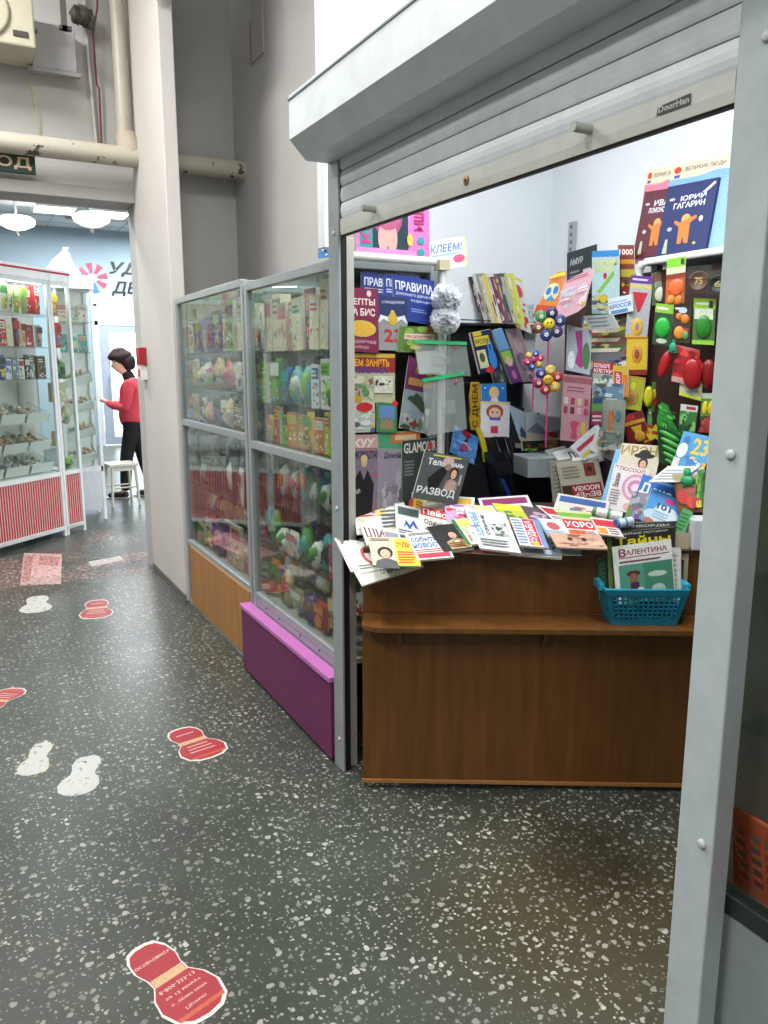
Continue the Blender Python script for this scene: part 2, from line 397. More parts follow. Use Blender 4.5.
# far room
fr = MB(); fr.box((-5, 15.5, 2.62), (7, 15.65, 4.1), 'blue_wall'); fr.box((-5, 15.5, 0), (2.28, 15.65, 2.62), 'blue_wall')
fr.box((4.9, 15.5, 0), (7, 15.65, 2.62), 'blue_wall'); struct('wall_far', fr)
struct('wall_far_right', MB().box((6.2, 6.0, 0), (6.35, 15.5, 4.1), 'plaster'))
fc = MB(); fc.box((-5, 6.0, 3.9), (7, 15.6, 4.0), 'e4e6e6:.7')
for i in range(0, 20): fc.box((-5 + i * .6, 6.0, 3.893), (-4.985 + i * .6, 15.5, 3.9), 'b9bcbc')
for i in range(0, 17): fc.box((-5, 6.0 + i * .6, 3.893), (7, 6.015 + i * .6, 3.9), 'b9bcbc')
struct('ceiling_far', fc)
struct('ground_outside', MB().box((-8, 15.66, -.12), (14, 40, -.02), 'f4f6fa:.8'))
# entrance: transom and glazed door
wd = MB()
for a, b in (((2.28, 15.45, 2.56), (4.9, 15.6, 2.64)), ((2.28, 15.45, 2.22), (4.9, 15.6, 2.3)), ((2.28, 15.45, 0), (2.36, 15.6, 2.6)), ((4.82, 15.45, 0), (4.9, 15.6, 2.6)), ((2.86, 15.46, 2.3), (2.92, 15.59, 2.56))):
    wd.box(a, b, 'c4ccd6:.4')
for i in range(9): wd.box((2.36, 15.47, 2.31 + i * .028), (4.82, 15.49, 2.325 + i * .028), 'b4bcc8')
struct('window_1', wd)
dr = MB()
for a, b in (((2.38, 15.46, .02), (2.54, 15.56, 2.22)), ((3.5, 15.46, .02), (3.6, 15.56, 2.22)), ((2.54, 15.46, .02), (3.5, 15.56, .16)), ((2.54, 15.46, 2.1), (3.5, 15.56, 2.22)), ((3.62, 15.46, .02), (3.76, 15.56, 2.22)), ((4.66, 15.46, .02), (4.8, 15.56, 2.22))):
    dr.box(a, b, '98a3b4:.4')
do = struct('door_1', dr)
MB().box((2.54, 15.5, .16), (3.5, 15.515, 2.1), 'glass').build('pane', do)
MB().box((3.76, 15.5, .16), (4.66, 15.515, 2.1), 'glass').build('pane', do)
MB().tube([(2.5, 15.4, .9), (2.5, 15.4, 1.3)], .015, ALU).build('door_handle', do)

# ceiling lights
def ceil_light(x, y, z, s, label, group=None, name='ceiling_light'):
    t = thing(name, label, 'ceiling light', (x, y, z), group=group)
    MB().box((-s[0] / 2 - .02, -s[1] / 2 - .02, 0), (s[0] / 2 + .02, s[1] / 2 + .02, .05), 'e8e8e8').build('frame', t)
    MB().box((-s[0] / 2, -s[1] / 2, -.006), (s[0] / 2, s[1] / 2, 0.002), 'lamp_on').build('diffuser', t)
for i, (x, y) in enumerate(HALL_FILLS): ceil_light(x, y, 4.25, (.55, 1.15), 'panel light added out of view on the corridor ceiling', 'added corridor ceiling lights')
for i, (x, y) in enumerate(KIOSK_LAMPS): ceil_light(x, y, 2.95, (.5, .5), 'square panel light on the kiosk ceiling', 'kiosk ceiling lights')
for (x, y), l in zip(FAR_LAMPS, ('bright square panel light in far ceiling, behind the white dome lamp', 'square panel light in far ceiling beside the dome lamp', None, None, None, None)):
    ceil_light(x, y, 3.85, (.55, .55), l or 'square panel light over the shop beyond the opening', None if l else 'shop ceiling panels')
for x, y, l in ((1.93, 12.6, 'white dome ceiling lamp nearest the blue sign wall opening edge, lit'), (.98, 13.4, 'white dome ceiling lamp at left edge above the red cabinets')):
    t = thing('dome_lamp', l, 'lamp', (x, y, 3.50))
    MB().lathe((0, 0, 0), [(.02, -.03), (.14, .0), (.25, .06), (.27, .13), (.2, .18), (.05, .2)], 'lamp_glow').build('lamp_shade', t)
    MB().lathe((0, 0, 0), [(.012, -.11), (.03, -.08), (.015, -.05), (.02, -.028)], 'b8b4aa').build('finial', t)
    MB().tube([(0, 0, .2), (0, 0, .39)], .02, WHT).build('stem', t)
t = thing('air_vent', 'grey slatted vent panel in the far ceiling beside the panel light', 'vent', (2.05, 14.15, 3.87))
mb = MB().box((-.26, -.26, 0), (.26, .26, .02), 'a9adae')
for i in range(6): mb.box((-.24, -.22 + i * .08, -.01), (.24, -.18 + i * .08, 0), '8d9294')
mb.build('grille', t)

# lettering on the blue wall
mb = MB(); W_, H_ = 2.6, .62
prints(mb, W_, H_, [('i', 0, .56, .34, .42, 'УДО', '17191d'), ('i', 0, 0, .34, .42, 'ДЕ', '17191d'), ('i', .36, .56, .64, .42, 'БНЫЕ', '17191d'), ('i', .3, 0, .5, .42, 'НЬГИ', '17191d')])
mb = MB(); prints(mb, 1.0, .62, [('i', 0, .56, 1.15, .42, 'УДОБ', '17191d'), ('i', 0.02, 0, .72, .42, 'ДЕН', '17191d')])
mw = Matrix(((1, 0, 0, 3.12), (0, 0, -1, 15.49), (0, 1, 0, 2.76), (0, 0, 0, 1)))
tag(mb.build('wall_lettering', mw=mw), 'large black slanted sign letters on the blue far wall', 'sign')
mb = MB()
for i in (0, 1, 4, 5, 6, 7):
    a = pi / 2 + i * pi / 4 + .2; c = 'c23a5c' if i in (0, 5, 6, 7) else ('3f6fc4' if i in (4, 3) else 'c9536e')
    d = Vector((cos(a), sin(a))); e = Vector((-d.y, d.x))
    p = [d * .09 - e * .02, d * .26 - e * .055, d * .26 + e * .055, d * .09 + e * .02]
    mb.prism([tuple(q) for q in p], 0, .008, c)
tag(mb.build('petal_emblem', mw=Matrix(((1, 0, 0, 2.33), (0, 0, -1, 15.49), (0, 1, 0, 3.06), (0, 0, 0, 1)))), 'red and blue petal emblem on the blue wall left of the lettering', 'sign')

# ------------------------------------------------------------ pipes and fittings on the upper wall
t = thing('heating_pipe', 'thick cream horizontal pipe with peeling paint crossing under the high wall', 'pipe', (0, 5.6, 2.84))
MB().tube([(-5, 0, 0), (1.92, 0, 0)], .062, 'peeling_pipe', 18).build('pipe_run', t)
t2 = thing('riser_pipe', 'cream vertical pipe in the corner joining the peeling pipe at an elbow', 'pipe', (1.1, 5.62, 2.9))
MB().tube([(0, 0, 0), (0, 0, 1.5)], .045, 'b4aea0:.4', 16).build('pipe_run', t2)
MB().tube([(.03, -.01, -.07), (.02, 0, .02), (0, 0, .09)], [.07, .075, .06], 'b9ae9c:.6', 14).build('elbow', t2)
t = thing('air_conditioner', 'cream outdoor air conditioner unit mounted high on the wall', 'air conditioner', (.28, 5.55, 3.33))
b = MB().box((-.32, -.16, 0), (.30, .2, .34), 'b5b19c:.5').build('casing', t, bevel=.012)
mb = MB().lathe((.02, -.165, .17), [(.15, 0), (.15, -.01), (.135, -.012)], 'b9b59e', 28, 1)
for i in range(7): mb.lathe((.02, -.172, .17), [(.02 * (i + 1), 0), (.02 * (i + 1), -.004), (.02 * (i + 1) - .006, -.004)], 'a39f8a', 24, 1)
mb.build('fan_grille', t)
MB().box((.18, -.168, .05), (.26, -.162, .08), '3b372c').build('badge', t)
t = thing('junction_box', 'flat pale grey metal box beside the air conditioner unit', 'box', (.7, 5.7, 3.32))
MB().box((-.12, -.04, .0), (.14, .1, .26), 'a4a4a3:.5').build('casing', t, bevel=.004)
MB().lathe((-.09, -.045, .2), [(.015, 0), (.012, -.01)], '6e6a64', 10, 1).build('cable_gland', t)
MB().box((-.15, -.05, -.025), (.16, .0, -.003), '9a9a98').build('bracket_rail', t)
tag(MB().tube([(.56, 5.72, 3.3), (.59, 5.75, 3.1), (.60, 5.78, 2.91)], .004, 'c9c08a').build('thin_cable'), 'thin yellowish cable hanging from the grey junction box', 'cable')
tag(MB().tube([(.93, 5.77, 4.1), (.93, 5.77, 3.5), (.95, 5.78, 2.9)], .012, 'bdb8ac:.5').build('conduit'), 'pale thin conduit running down the upper wall to the pipe', 'conduit')
tag(MB().tube([(1.03, 5.74, 4.1), (1.0, 5.74, 3.75), (.965, 5.74, 3.6), (.97, 5.75, 3.3), (.985, 5.76, 3.28), (.98, 5.77, 2.9)], .006, '7d2e34:.6').build('red_cable'), 'dark red cable running down beside the pale conduit', 'cable')
mb = MB(); 
for i in range(5): mb.blob((.86 + .02 * i, 5.66 + .01 * i, 3.66 + .015 * (i % 2)), (.045, .04, .05), ['4b4740', '6b6558', '3a3835'][i % 3], i, .3)
tag(mb.build('pipe_bracket'), 'dirty dark clamp bracket at the top of the conduit', 'bracket')
t = thing('hanging_rail', 'dark metal rail end hanging at the top of the upper wall', 'rail', (.76, 5.5, 3.5)); MB().box((-.015, -.02, 0), (.015, .02, .5), '56534e').build('bar', t); MB().box((-.03, -.02, 0), (.04, .02, .02), '45423e').build('foot', t)
tag(MB().prism([(1.17, 3.5), (1.3, 3.62), (1.3, 4.0), (1.17, 4.0)], 4.72, 4.84, '5a5753', 1).build('column_bracket'), 'dark metal bracket at the top of the white column', 'bracket')
t = thing('exit_sign', 'dark green exit sign with pale letters under the pipe', 'sign', mw=Matrix(((1, 0, 0, .29), (0, 0, -1, 5.69), (0, 1, 0, 2.69), (0, 0, 0, 1))))
MB().box((-.27, 0, -.03), (.265, .115, 0), '23402e:.5').build('plate', t, bevel=.002)
mb = MB(); prints(mb, .50, .115, [('t', .02, .17, .96, .66, 'ВЫХОД', 'f4cfa8:.5')], .0005); mb.build('lettering', t)
t = thing('fire_call_point', 'small red fire alarm call point on the column edge', 'alarm', (1.165, 5.70, 1.4))
MB().box((-.045, -.06, .1), (.005, .06, .22), 'a81c28').build('casing', t, bevel=.006)
MB().box((-.04, -.045, .0), (.005, .045, .09), 'e8e4de').build('label_plate', t)
MB().box((-.042, -.03, .02), (-.039, .03, .07), 'c04040').build('pictogram', t)
t = thing('wall_hatch', 'pale square hatch outlined on the high wall above the showcases', 'hatch', (1.895, 5.25, 3.45))
MB().box((-.006, -.13, .0), (.004, .09, .4), 'b7b2ab').build('cover', t)
MB().box((-.012, .09, .0), (.004, .1, .25), '8b8781').build('hinge', t)

# ------------------------------------------------------------ goods generator for shelves
PAL = {'red': 'b42a2c', 'yellow': 'd9b93a', 'green': '4a8a3c', 'blue': '3a62a8', 'white': 'dcdad4', 'pink': 'd0808c', 'orange': 'd07a34', 'purple': '6a4488', 'brown': '6e4a34', 'beige': 'c8b48c', 'black': '26262a', 'turquoise': '4aa0a0', 'cream': 'e0d4b4', 'grey': '8d8f92', 'lime green': '8ab844', 'maroon': '6a2434'}
ORD = ['first', 'second', 'third', 'fourth', 'fifth', 'sixth', 'seventh', 'eighth', 'ninth', 'tenth', 'eleventh', 'twelfth', 'thirteenth', 'fourteenth', 'fifteenth', 'sixteenth']
CATS = {'box': 'box', 'packet': 'packet', 'book': 'book', 'jar': 'jar', 'bag': 'bag'}
def stock(O, u, n, L, z, sd, kinds, pal, hr, wr, where, group, dep=.05, tilt=0., two=0):
    """a row of goods along direction u from O at height z, faces turned to n; all separate things"""
    rd = random.Random(sd); u = Vector(u).normalized(); n = Vector(n).normalized(); s = 0.; i = 0
    flip = 1 if u.cross(Vector((0, 0, 1))).dot(n) > 0 else -1
    while i < 16:
        w_ = rd.uniform(*wr); h = rd.uniform(*hr)
        if s + w_ > L: break
        kd = rd.choice(kinds); cn = rd.choice(pal); c = PAL[cn]; c2 = PAL[rd.choice(pal)]; c3 = PAL[rd.choice(list(PAL))]
        p = Vector(O) + u * (s + w_ / 2) + n * rd.uniform(-.02, .015); p.z = z
        ud = u * flip
        up = Vector((0, 0, 1)); nn = n
        if tilt:
            a = tilt * rd.uniform(.6, 1.2); up = (Vector((0, 0, 1)) * cos(a) - n * sin(a)); nn = ud.cross(up)
        mw = Matrix(((ud.x, up.x, nn.x, p.x), (ud.y, up.y, nn.y, p.y), (ud.z, up.z, nn.z, p.z), (0, 0, 0, 1)))
        if rd.random() < .5 and kd != 'jar':
            mw = mw @ Matrix.Rotation(rd.uniform(-.08, .08), 4, 'Z') @ Matrix.Rotation(rd.uniform(-.2, .2), 4, 'Y')
        mb = MB(); w2 = w_ * .94
        if kd == 'jar':
            r = min(w2 / 2, .04)
            mb.lathe((0, 0, 0), [(r * .9, 0), (r, .006), (r, h * .75), (r * .7, h * .85)], c, 14, 1)
            mb.lathe((0, h * .84, 0), [(r * .75, 0), (r * .75, h * .14), (r * .6, h * .15)], c3, 14, 1)
            mb.add([(r * 1.03 * sin(a_), y_, r * 1.03 * cos(a_)) for y_ in (h * .2, h * .6) for a_ in (-1, -.5, 0, .5, 1)], [(k_, k_ + 1, k_ + 6, k_ + 5) for k_ in range(4)], c2, True)
        elif kd == 'bag':
            mb.blob((0, h * .45, 0), (w2 * .5, h * .48, dep * .7), c, sd + i, .18)
            mb.blob((w2 * .1, h * .5, dep * .25), (w2 * .3, h * .28, dep * .6), c2, sd + i + 7, .2)
            mb.blob((-w2 * .15, h * .35, dep * .3), (w2 * .22, h * .2, dep * .5), c3, sd + i + 9, .2)
        elif kd == 'packet':
            nn_ = 6; vs = []
            for j in range(nn_ + 1):
                for k in range(nn_ + 1):
                    x, y = k / nn_, j / nn_; vs.append(((x - .5) * w2, y * h, dep * .4 * (max(0, sin(pi * x) * sin(pi * y))) ** .5))
            mb.add(vs, [(j * 7 + k, j * 7 + k + 1, j * 7 + k + 8, j * 7 + k + 7) for j in range(6) for k in range(6)], c + ':.3', True)
            mb.add([(x, y, -z_ * .5) for x, y, z_ in vs], [(j * 7 + k, j * 7 + k + 7, j * 7 + k + 8, j * 7 + k + 1) for j in range(6) for k in range(6)], c + ':.3', True)
            prints(mb, w2, h, [('r', .05, .62, .95, .9, c2), ('o', .5, .34, .3, .2, c3), ('m', .1, .1, .8, .5, sd * 31 + i, [c, c2, c3])], dep * .4)
        else:
            d_ = dep if kd == 'box' else .018
            mb.box((-w2 / 2, 0, -d_), (w2 / 2, h, 0), c if kd == 'box' else 'd8d4ca')
            prints(mb, w2, h, [('r', 0, 0, 1, 1, c), ('r', .06, .66, .94, .92, c2), ('m', .08, .08, .84, .5, sd * 17 + i, [c, c2, c3, 'e8e4da']), ('l', .12, .7, .7, .18, 2, c3)])
        tag(mb.build('goods_' + kd, mw=mw), f'{cn} {kd} on {where}, {ORD[i]} from the left', CATS[kd], group)
        s += w_ * (1 if not two else .55); i += 1

# ------------------------------------------------------------ glass showcases along the corridor
GX = 1.19; GD = .40
def showcase(y0, y1, ztop, zmid, zsill, label, panel, end_glass=False):
    t = thing('glass_showcase', label, 'display cabinet', (GX, (y0 + y1) / 2, 0)); h = (y1 - y0) / 2; a = .032
    def fr(a_, b_, nm='frame_bar'): MB().box(a_, b_, ALU).build(nm, t, bevel=.003)
    fr((-.005, -h, 0), (a, -h + a, ztop), 'post'); fr((-.005, h - a, 0), (a, h, ztop), 'post')
    fr((GD - a, -h, 0), (GD, -h + a, ztop), 'post'); fr((GD - a, h - a, 0), (GD, h, ztop), 'post')
    for z in (ztop - .03, zmid - .02, zsill - .02): fr((-.004, -h + a, z), (a, h - a, z + .036), 'rail')
    for s in (-1, 1): fr((a, s * h - (a if s > 0 else 0), ztop - .03), (GD - a, s * h + (0 if s > 0 else a), ztop), 'rail')
    fr((GD - a, -h + a, ztop - .03), (GD, h - a, ztop), 'rail')
    fr((-.004, -h + a, 0.0), (a, h - a, .03), 'rail')
    MB().box((.010, -h + a, zsill + .016), (.014, h - a, zmid - .02), 'glass').build('glass_pane', t)
    MB().box((.010, -h + a, zmid + .016), (.014, h - a, ztop - .03), 'glass').build('glass_pane', t)
    MB().box((a, -h + .012, zsill), (GD - a, -h + .016, ztop - .03), 'glass').build('glass_side', t)
    MB().box((0.02, -h + .01, ztop), (GD, h - .01, ztop + .005), 'glass').build('glass_top', t)
    MB().box((GD, -h, 0), (GD + .01, h, ztop), '7c776c:.6').build('back_panel', t)
    MB().box((.02, -h + .02, zsill - .03), (GD, h - .02, zsill - .01), 'c2bdb2').build('base_board', t)
    return t, h
c2, h2 = showcase(2.53, 3.55, 1.86, 1.135, .40, 'glass showcase with magenta base panel nearest the kiosk shutter', 'magenta')
mb = MB().box((-.055, -h2 + .0, .015), (-.008, h2 + .04, .335), '6c2658:.45'); mb.box((-.062, -h2 - .002, .325), (-.006, h2 + .045, .345), 'bf6fb6:.4')
MB().box((.0, -h2 + .03, .33), (.02, h2 - .03, .385), ALU).build('lower_rail', c2)
bp2 = mb.build('base_panel', c2, bevel=.002); bp2['label'] = 'magenta base panel'
mb = MB()
for q in (-.3, -.1, .15, .32): mb.lathe((-.0, q, .375), [(.006, -.008), (.004, -.011)], '3a3a3a', 8, 0)
mb.build('screws', bp2)
c1, h1 = showcase(3.57, 4.83, 1.885, 1.16, .41, 'glass showcase with brown wooden base panel beside the white column', 'brown')
MB().box((-.012, -h1 + .02, .03), (-.002, h1 - .1, .395), 'panel_wood').build('base_panel', c1)['label'] = 'brown wood effect base panel'
def shelves(t, h, zs):
    for z in zs: MB().box((.04, -h + .02, z - .006), (GD - .01, h - .02, z), 'acrylic').build('shelf', t)
    for z in zs: pass
shelves(c2, h2, (1.56, 1.33, 1.15, .88, .66, .52)); shelves(c1, h1, (1.57, 1.37, 1.17, .95, .78, .6))
U = (0, -1, 0); NX = (-1, 0, 0)
def row(y0, y1, z, *a, x=1.26, **k): stock((x, y1, z), U, NX, y1 - y0, z, *a, **k)
g = 'goods in the magenta showcase'
row(2.57, 3.53, 1.56, 11, ['box', 'book', 'book'], ['white', 'maroon', 'grey', 'cream', 'pink'], (.2, .26), (.07, .13), 'top shelf of the magenta showcase', g)
row(2.57, 3.53, 1.56, 12, ['book'], ['white', 'turquoise', 'green', 'black', 'grey'], (.22, .27), (.06, .10), 'top shelf back row of the magenta showcase', g, x=1.42, tilt=.1)
row(2.57, 3.53, 1.33, 13, ['packet', 'bag', 'book'], ['green', 'lime green', 'white', 'blue', 'turquoise'], (.15, .2), (.07, .12), 'second shelf of the magenta showcase', g)
row(2.57, 3.53, 1.33, 14, ['book'], ['white', 'blue', 'grey'], (.17, .21), (.06, .1), 'second shelf back row of the magenta showcase', g, x=1.42, tilt=.1)
row(2.57, 3.53, 1.15, 15, ['book', 'book', 'packet'], ['yellow', 'red', 'green', 'orange', 'purple', 'white', 'lime green'], (.12, .17), (.06, .11), 'third shelf of the magenta showcase', g)
row(2.57, 3.53, .66, 16, ['bag', 'packet', 'box'], ['red', 'blue', 'green', 'turquoise', 'white', 'pink', 'black'], (.12, .24), (.08, .15), 'fourth shelf of the magenta showcase', g)
row(2.57, 3.53, .66, 26, ['packet', 'book'], ['black', 'maroon', 'brown', 'purple', 'grey'], (.22, .38), (.08, .14), 'fourth shelf back row of the magenta showcase', g, x=1.46)
row(2.57, 3.53, .40, 17, ['bag', 'packet'], ['white', 'red', 'green', 'brown', 'orange', 'beige', 'purple', 'pink'], (.1, .2), (.08, .15), 'floor of the magenta showcase', g)
row(2.57, 3.53, .40, 27, ['bag', 'packet'], ['black', 'brown', 'maroon', 'green'], (.18, .24), (.1, .16), 'floor back row of the magenta showcase', g, x=1.45)
row(2.57, 3.53, 1.33, 31, ['packet', 'book'], ['green', 'brown', 'grey', 'lime green'], (.18, .21), (.05, .1), 'second shelf rear row of the magenta showcase', g, x=1.50)
row(2.57, 3.53, 1.15, 32, ['packet', 'book'], ['green', 'maroon', 'grey', 'brown'], (.14, .17), (.05, .1), 'third shelf rear row of the magenta showcase', g, x=1.45)
row(2.57, 3.53, .88, 33, ['packet', 'bag'], ['turquoise', 'blue', 'pink', 'white', 'green', 'orange'], (.12, .2), (.06, .1), 'hanging row low in the magenta showcase', g, x=1.36)
row(2.57, 3.53, .52, 34, ['bag', 'packet'], ['orange', 'pink', 'white', 'green', 'beige'], (.1, .14), (.07, .12), 'heap row low in the magenta showcase', g, x=1.34)
g = 'goods in the brown showcase'
row(3.62, 4.80, 1.57, 35, ['book', 'packet'], ['grey', 'green', 'cream', 'white'], (.2, .28), (.06, .1), 'top shelf rear row of the brown showcase', g, x=1.45)
row(3.62, 4.80, 1.37, 36, ['packet', 'bag'], ['beige', 'grey', 'white', 'cream'], (.14, .19), (.06, .1), 'second shelf rear row of the brown showcase', g, x=1.45)
row(3.62, 4.80, 1.17, 37, ['packet', 'box'], ['brown', 'grey', 'black', 'beige'], (.14, .19), (.06, .1), 'third shelf rear row of the brown showcase', g, x=1.45)
row(3.62, 4.80, .95, 38, ['packet', 'bag'], ['black', 'grey', 'brown', 'white'], (.12, .18), (.06, .12), 'hanging row low in the brown showcase', g, x=1.40)
row(3.62, 4.80, .60, 39, ['bag', 'packet'], ['pink', 'white', 'red', 'beige'], (.1, .16), (.08, .14), 'heap row low in the brown showcase', g, x=1.36)
row(3.62, 4.80, 1.57, 18, ['book', 'box', 'packet'], ['white', 'cream', 'purple', 'grey', 'lime green', 'pink'], (.16, .26), (.09, .18), 'top shelf of the brown showcase', g)
row(3.62, 4.80, 1.37, 19, ['bag', 'bag', 'packet'], ['cream', 'white', 'yellow', 'pink', 'beige'], (.12, .18), (.1, .19), 'second shelf of the brown showcase', g)
row(3.62, 4.80, 1.17, 20, ['packet', 'box', 'bag'], ['white', 'brown', 'beige', 'grey', 'black', 'pink'], (.12, .18), (.1, .19), 'third shelf of the brown showcase', g)
row(3.62, 4.80, .78, 21, ['bag', 'packet'], ['black', 'brown', 'grey', 'maroon', 'white'], (.16, .3), (.1, .19), 'fourth shelf of the brown showcase', g)
row(3.62, 4.80, .41, 22, ['packet', 'bag', 'book'], ['pink', 'red', 'white', 'green', 'beige', 'purple'], (.12, .24), (.1, .19), 'floor of the brown showcase', g)
# something green and blue standing on the showcase by the post
card('gift_packet', 'small blue and green packet standing on the magenta showcase top', 'packet', ((1.24, 2.7, 1.87), (-1, 0, 0)), (318, 219, 329, 218, 318, 258), '3d8fd0', [('o', .55, .78, .4, .2, '8cc63c'), ('m', .05, .05, .9, .5, 5, ['d83a5a', '2a50b0', 'f0f0f0', 'e86a2a'])], th=.01)

# ------------------------------------------------------------ roller shutter
t = thing('roller_shutter', 'half-raised grey roller shutter with its box above the kiosk opening', 'roller shutter', (1.16, 1.6, 1.92))
prof = [(-.155, .42), (-.155, .29), (-.10, .233), (.0, .233), (.0, .45), (-.115, .45)]
mb = MB(); mb.prism([(x, z) for x, z in prof], -2.6, .905, SHUT, 1); mb.build('shutter_box', t, bevel=.003)
MB().box((-.158, -2.6, .405), (-.153, .905, .41), '6f7a80').build('box_seam', t)
mb = MB(); n = 5
for i in range(n + 2):
    z0 = .052 + i * .049
    pts = [(-.004, z0 + .001), (-.0062, z0 + .006), (-.0085, z0 + .018), (-.0085, z0 + .03), (-.0062, z0 + .042), (-.004, z0 + .0468), (.008, z0 + .0468), (.008, z0 + .001)]
    mb.prism(pts, -.665, .835, SHUT, 1)
mb.box((.002, -.665, .05), (.006, .835, .4), "2c3235:.7"); mb.build('slat_curtain', t)
mb = MB().prism([(-.008, .0), (-.010, .02), (-.010, .05), (.008, .05), (.008, 0)], -.665, .835, 'c4c7c0:.4', 1); mb.box((-.004, -.665, -.006), (.004, .835, 0), '1d1f20'); mb.build('bottom_bar', t)
for y in (1.27 - 1.6, 2.19 - 1.6): MB().tube([(-.008, y, .04), (-.055, y, .04)], .010, 'b9bcb4', 12).build('stopper', t)
mb = MB().lathe((-.010, .103, .028), [(.011, 0), (.011, -.003), (.007, -.004)], 'a38a50:.3:.7', 14, 0); mb.lathe((-.013, .103, .028), [(.004, 0), (.003, -.003)], '2a2620', 8, 0); mb.build('lock', t)
mb = MB(); prints(mb, .075, .018, [('g', [(0, 0), (1, 0), (1, 1), (.04, .8)], '3a3d3e'), ('t', .06, .2, .9, .6, 'DoorHan', 'b8bcb8')])
mb.build('maker_plate', t).matrix_local = Matrix(((0, 0, -1, -.0115), (-1, 0, 0, 1.06 - 1.6), (0, 1, 0, .02), (0, 0, 0, 1)))
t = thing('shutter_guide', 'tall narrow grey guide post left of the kiosk opening', 'post', (1.15, 2.475, 0))
MB().box((-.005, -.035, 0), (.003, .045, 2.16), ALU).build('post', t, bevel=.001)
MB().box((.003, -.028, 0), (.028, .04, 2.16), '0d0d0e:.8').build('brush_strip', t)
for z in (.12, 1.0, 1.93): MB().lathe((-.005, .0, z), [(.008, 0), (.008, -.003), (.004, -.004)], 'c9cecf', 10, 0).build('rivet', t)
t = thing('shutter_guide', 'wide grey guide post right of the kiosk opening, nearest the camera', 'post', (1.15, .89, 0))
MB().box((0, -.035, 0), (.05, .045, 2.16), 'b4c0c2:.4').build('post', t, bevel=.003)
for y, z in ((-.008, 2.0), (-.005, 1.35), (-.012, .62)):
    MB().lathe((-.0, y, z), [(.009, 0), (.009, -.004), (.005, -.006)], 'c3c9c9', 14, 0).build('cap', t)
# inner white posts of the showcase end
tag(MB().box((1.184, 2.47, 0), (1.217, 2.50, 1.92), 'b9b6ac:.5').build('inner_post', bevel=.002), 'beige grey post just inside the opening beside the black gap', 'post')
t = thing('corner_tube', 'white tube post at the showcase corner under the pompoms', 'post', (1.575, 2.475, .86))
MB().tube([(0, 0, 0), (0, 0, .99)], .013, 'c9ccc6:.4', 12).build('pole', t)
MB().box((-.025, -.02, .975), (.02, .02, 1.01), 'c4b898').build('cap', t)
t = thing('top_rail_tube', 'white rounded rail over the showcase end full of magazines', 'rail', (1.39, 2.49, 1.865))
MB().tube([(-.18, 0, .0), (.17, 0, -.0)], .015, 'e2e2dc:.3', 12).build('rail', t)
# ------------------------------------------------------------ kiosk counter
DX = Vector((.8655, -.501, 0)); DN = Vector((.501, .8655, 0)); D0 = Vector((1.162, 2.314, 0))
DM = Matrix(((DX.x, DN.x, 0, D0.x), (DX.y, DN.y, 0, D0.y), (0, 0, 1, 0), (0, 0, 0, 1)))
t = thing('kiosk_counter', 'brown wooden kiosk counter with a front shelf, covered in newspapers', 'counter', mw=DM)
L = 1.22
MB().box((0, 0, .03), (L, .018, .618), 'desk_wood').build('lower_panel', t, bevel=.001)
MB().box((0, .07, .636), (L, .088, .855), 'desk_wood').build('upper_panel', t, bevel=.001)
r = .07; pl_ = [(r + r * cos(a), -.095 + r - r * sin(a)) for a in [pi - pi / 2 * k / 6 - 0 for k in range(7)]]
pl_ = [(0, .07)] + [(r - r * cos(k * pi / 12), -.095 + r - r * sin(k * pi / 12)) for k in range(7)] + [(L, -.095), (L, .07)]
MB().prism(pl_, .618, .636, 'desk_wood').build('shelf', t, bevel=.001)
for x in (.12, .62): MB().prism([(-.07, .618), (0, .618), (0, .53), (-.02, .56)], x, x + .018, 'desk_wood', 0).build('bracket', t)
MB().box((0, .06, .855), (L, .36, .873), 'desk_wood').build('top', t, bevel=.002)
MB().box((0, .088, .03), (.018, .34, .855), 'desk_wood').build('side_panel', t)
MB().box((-.004, -.006, .022), (L, 0, .034), 'a5703c').build('edge_strip', t)
for x in (.15, 1.0):
    MB().lathe((x, .05, 0), [(.014, 0), (.014, .022), (.008, .03)], '3a3a3a', 10).build('foot', t)
MB().prism([(.05, .873), (.36, .873), (.36, .985), (.34, .985)], .02, L, '241c14:.7', 0).build('sloped_rest', t)
# the pile lies on this sloped plane
def dk(r_, z_): q = D0 + DN * r_; return Vector((q.x, q.y, z_))
PN = -DN * .40 + Vector((0, 0, .917))
PLN = (dk(.03, .885), PN)
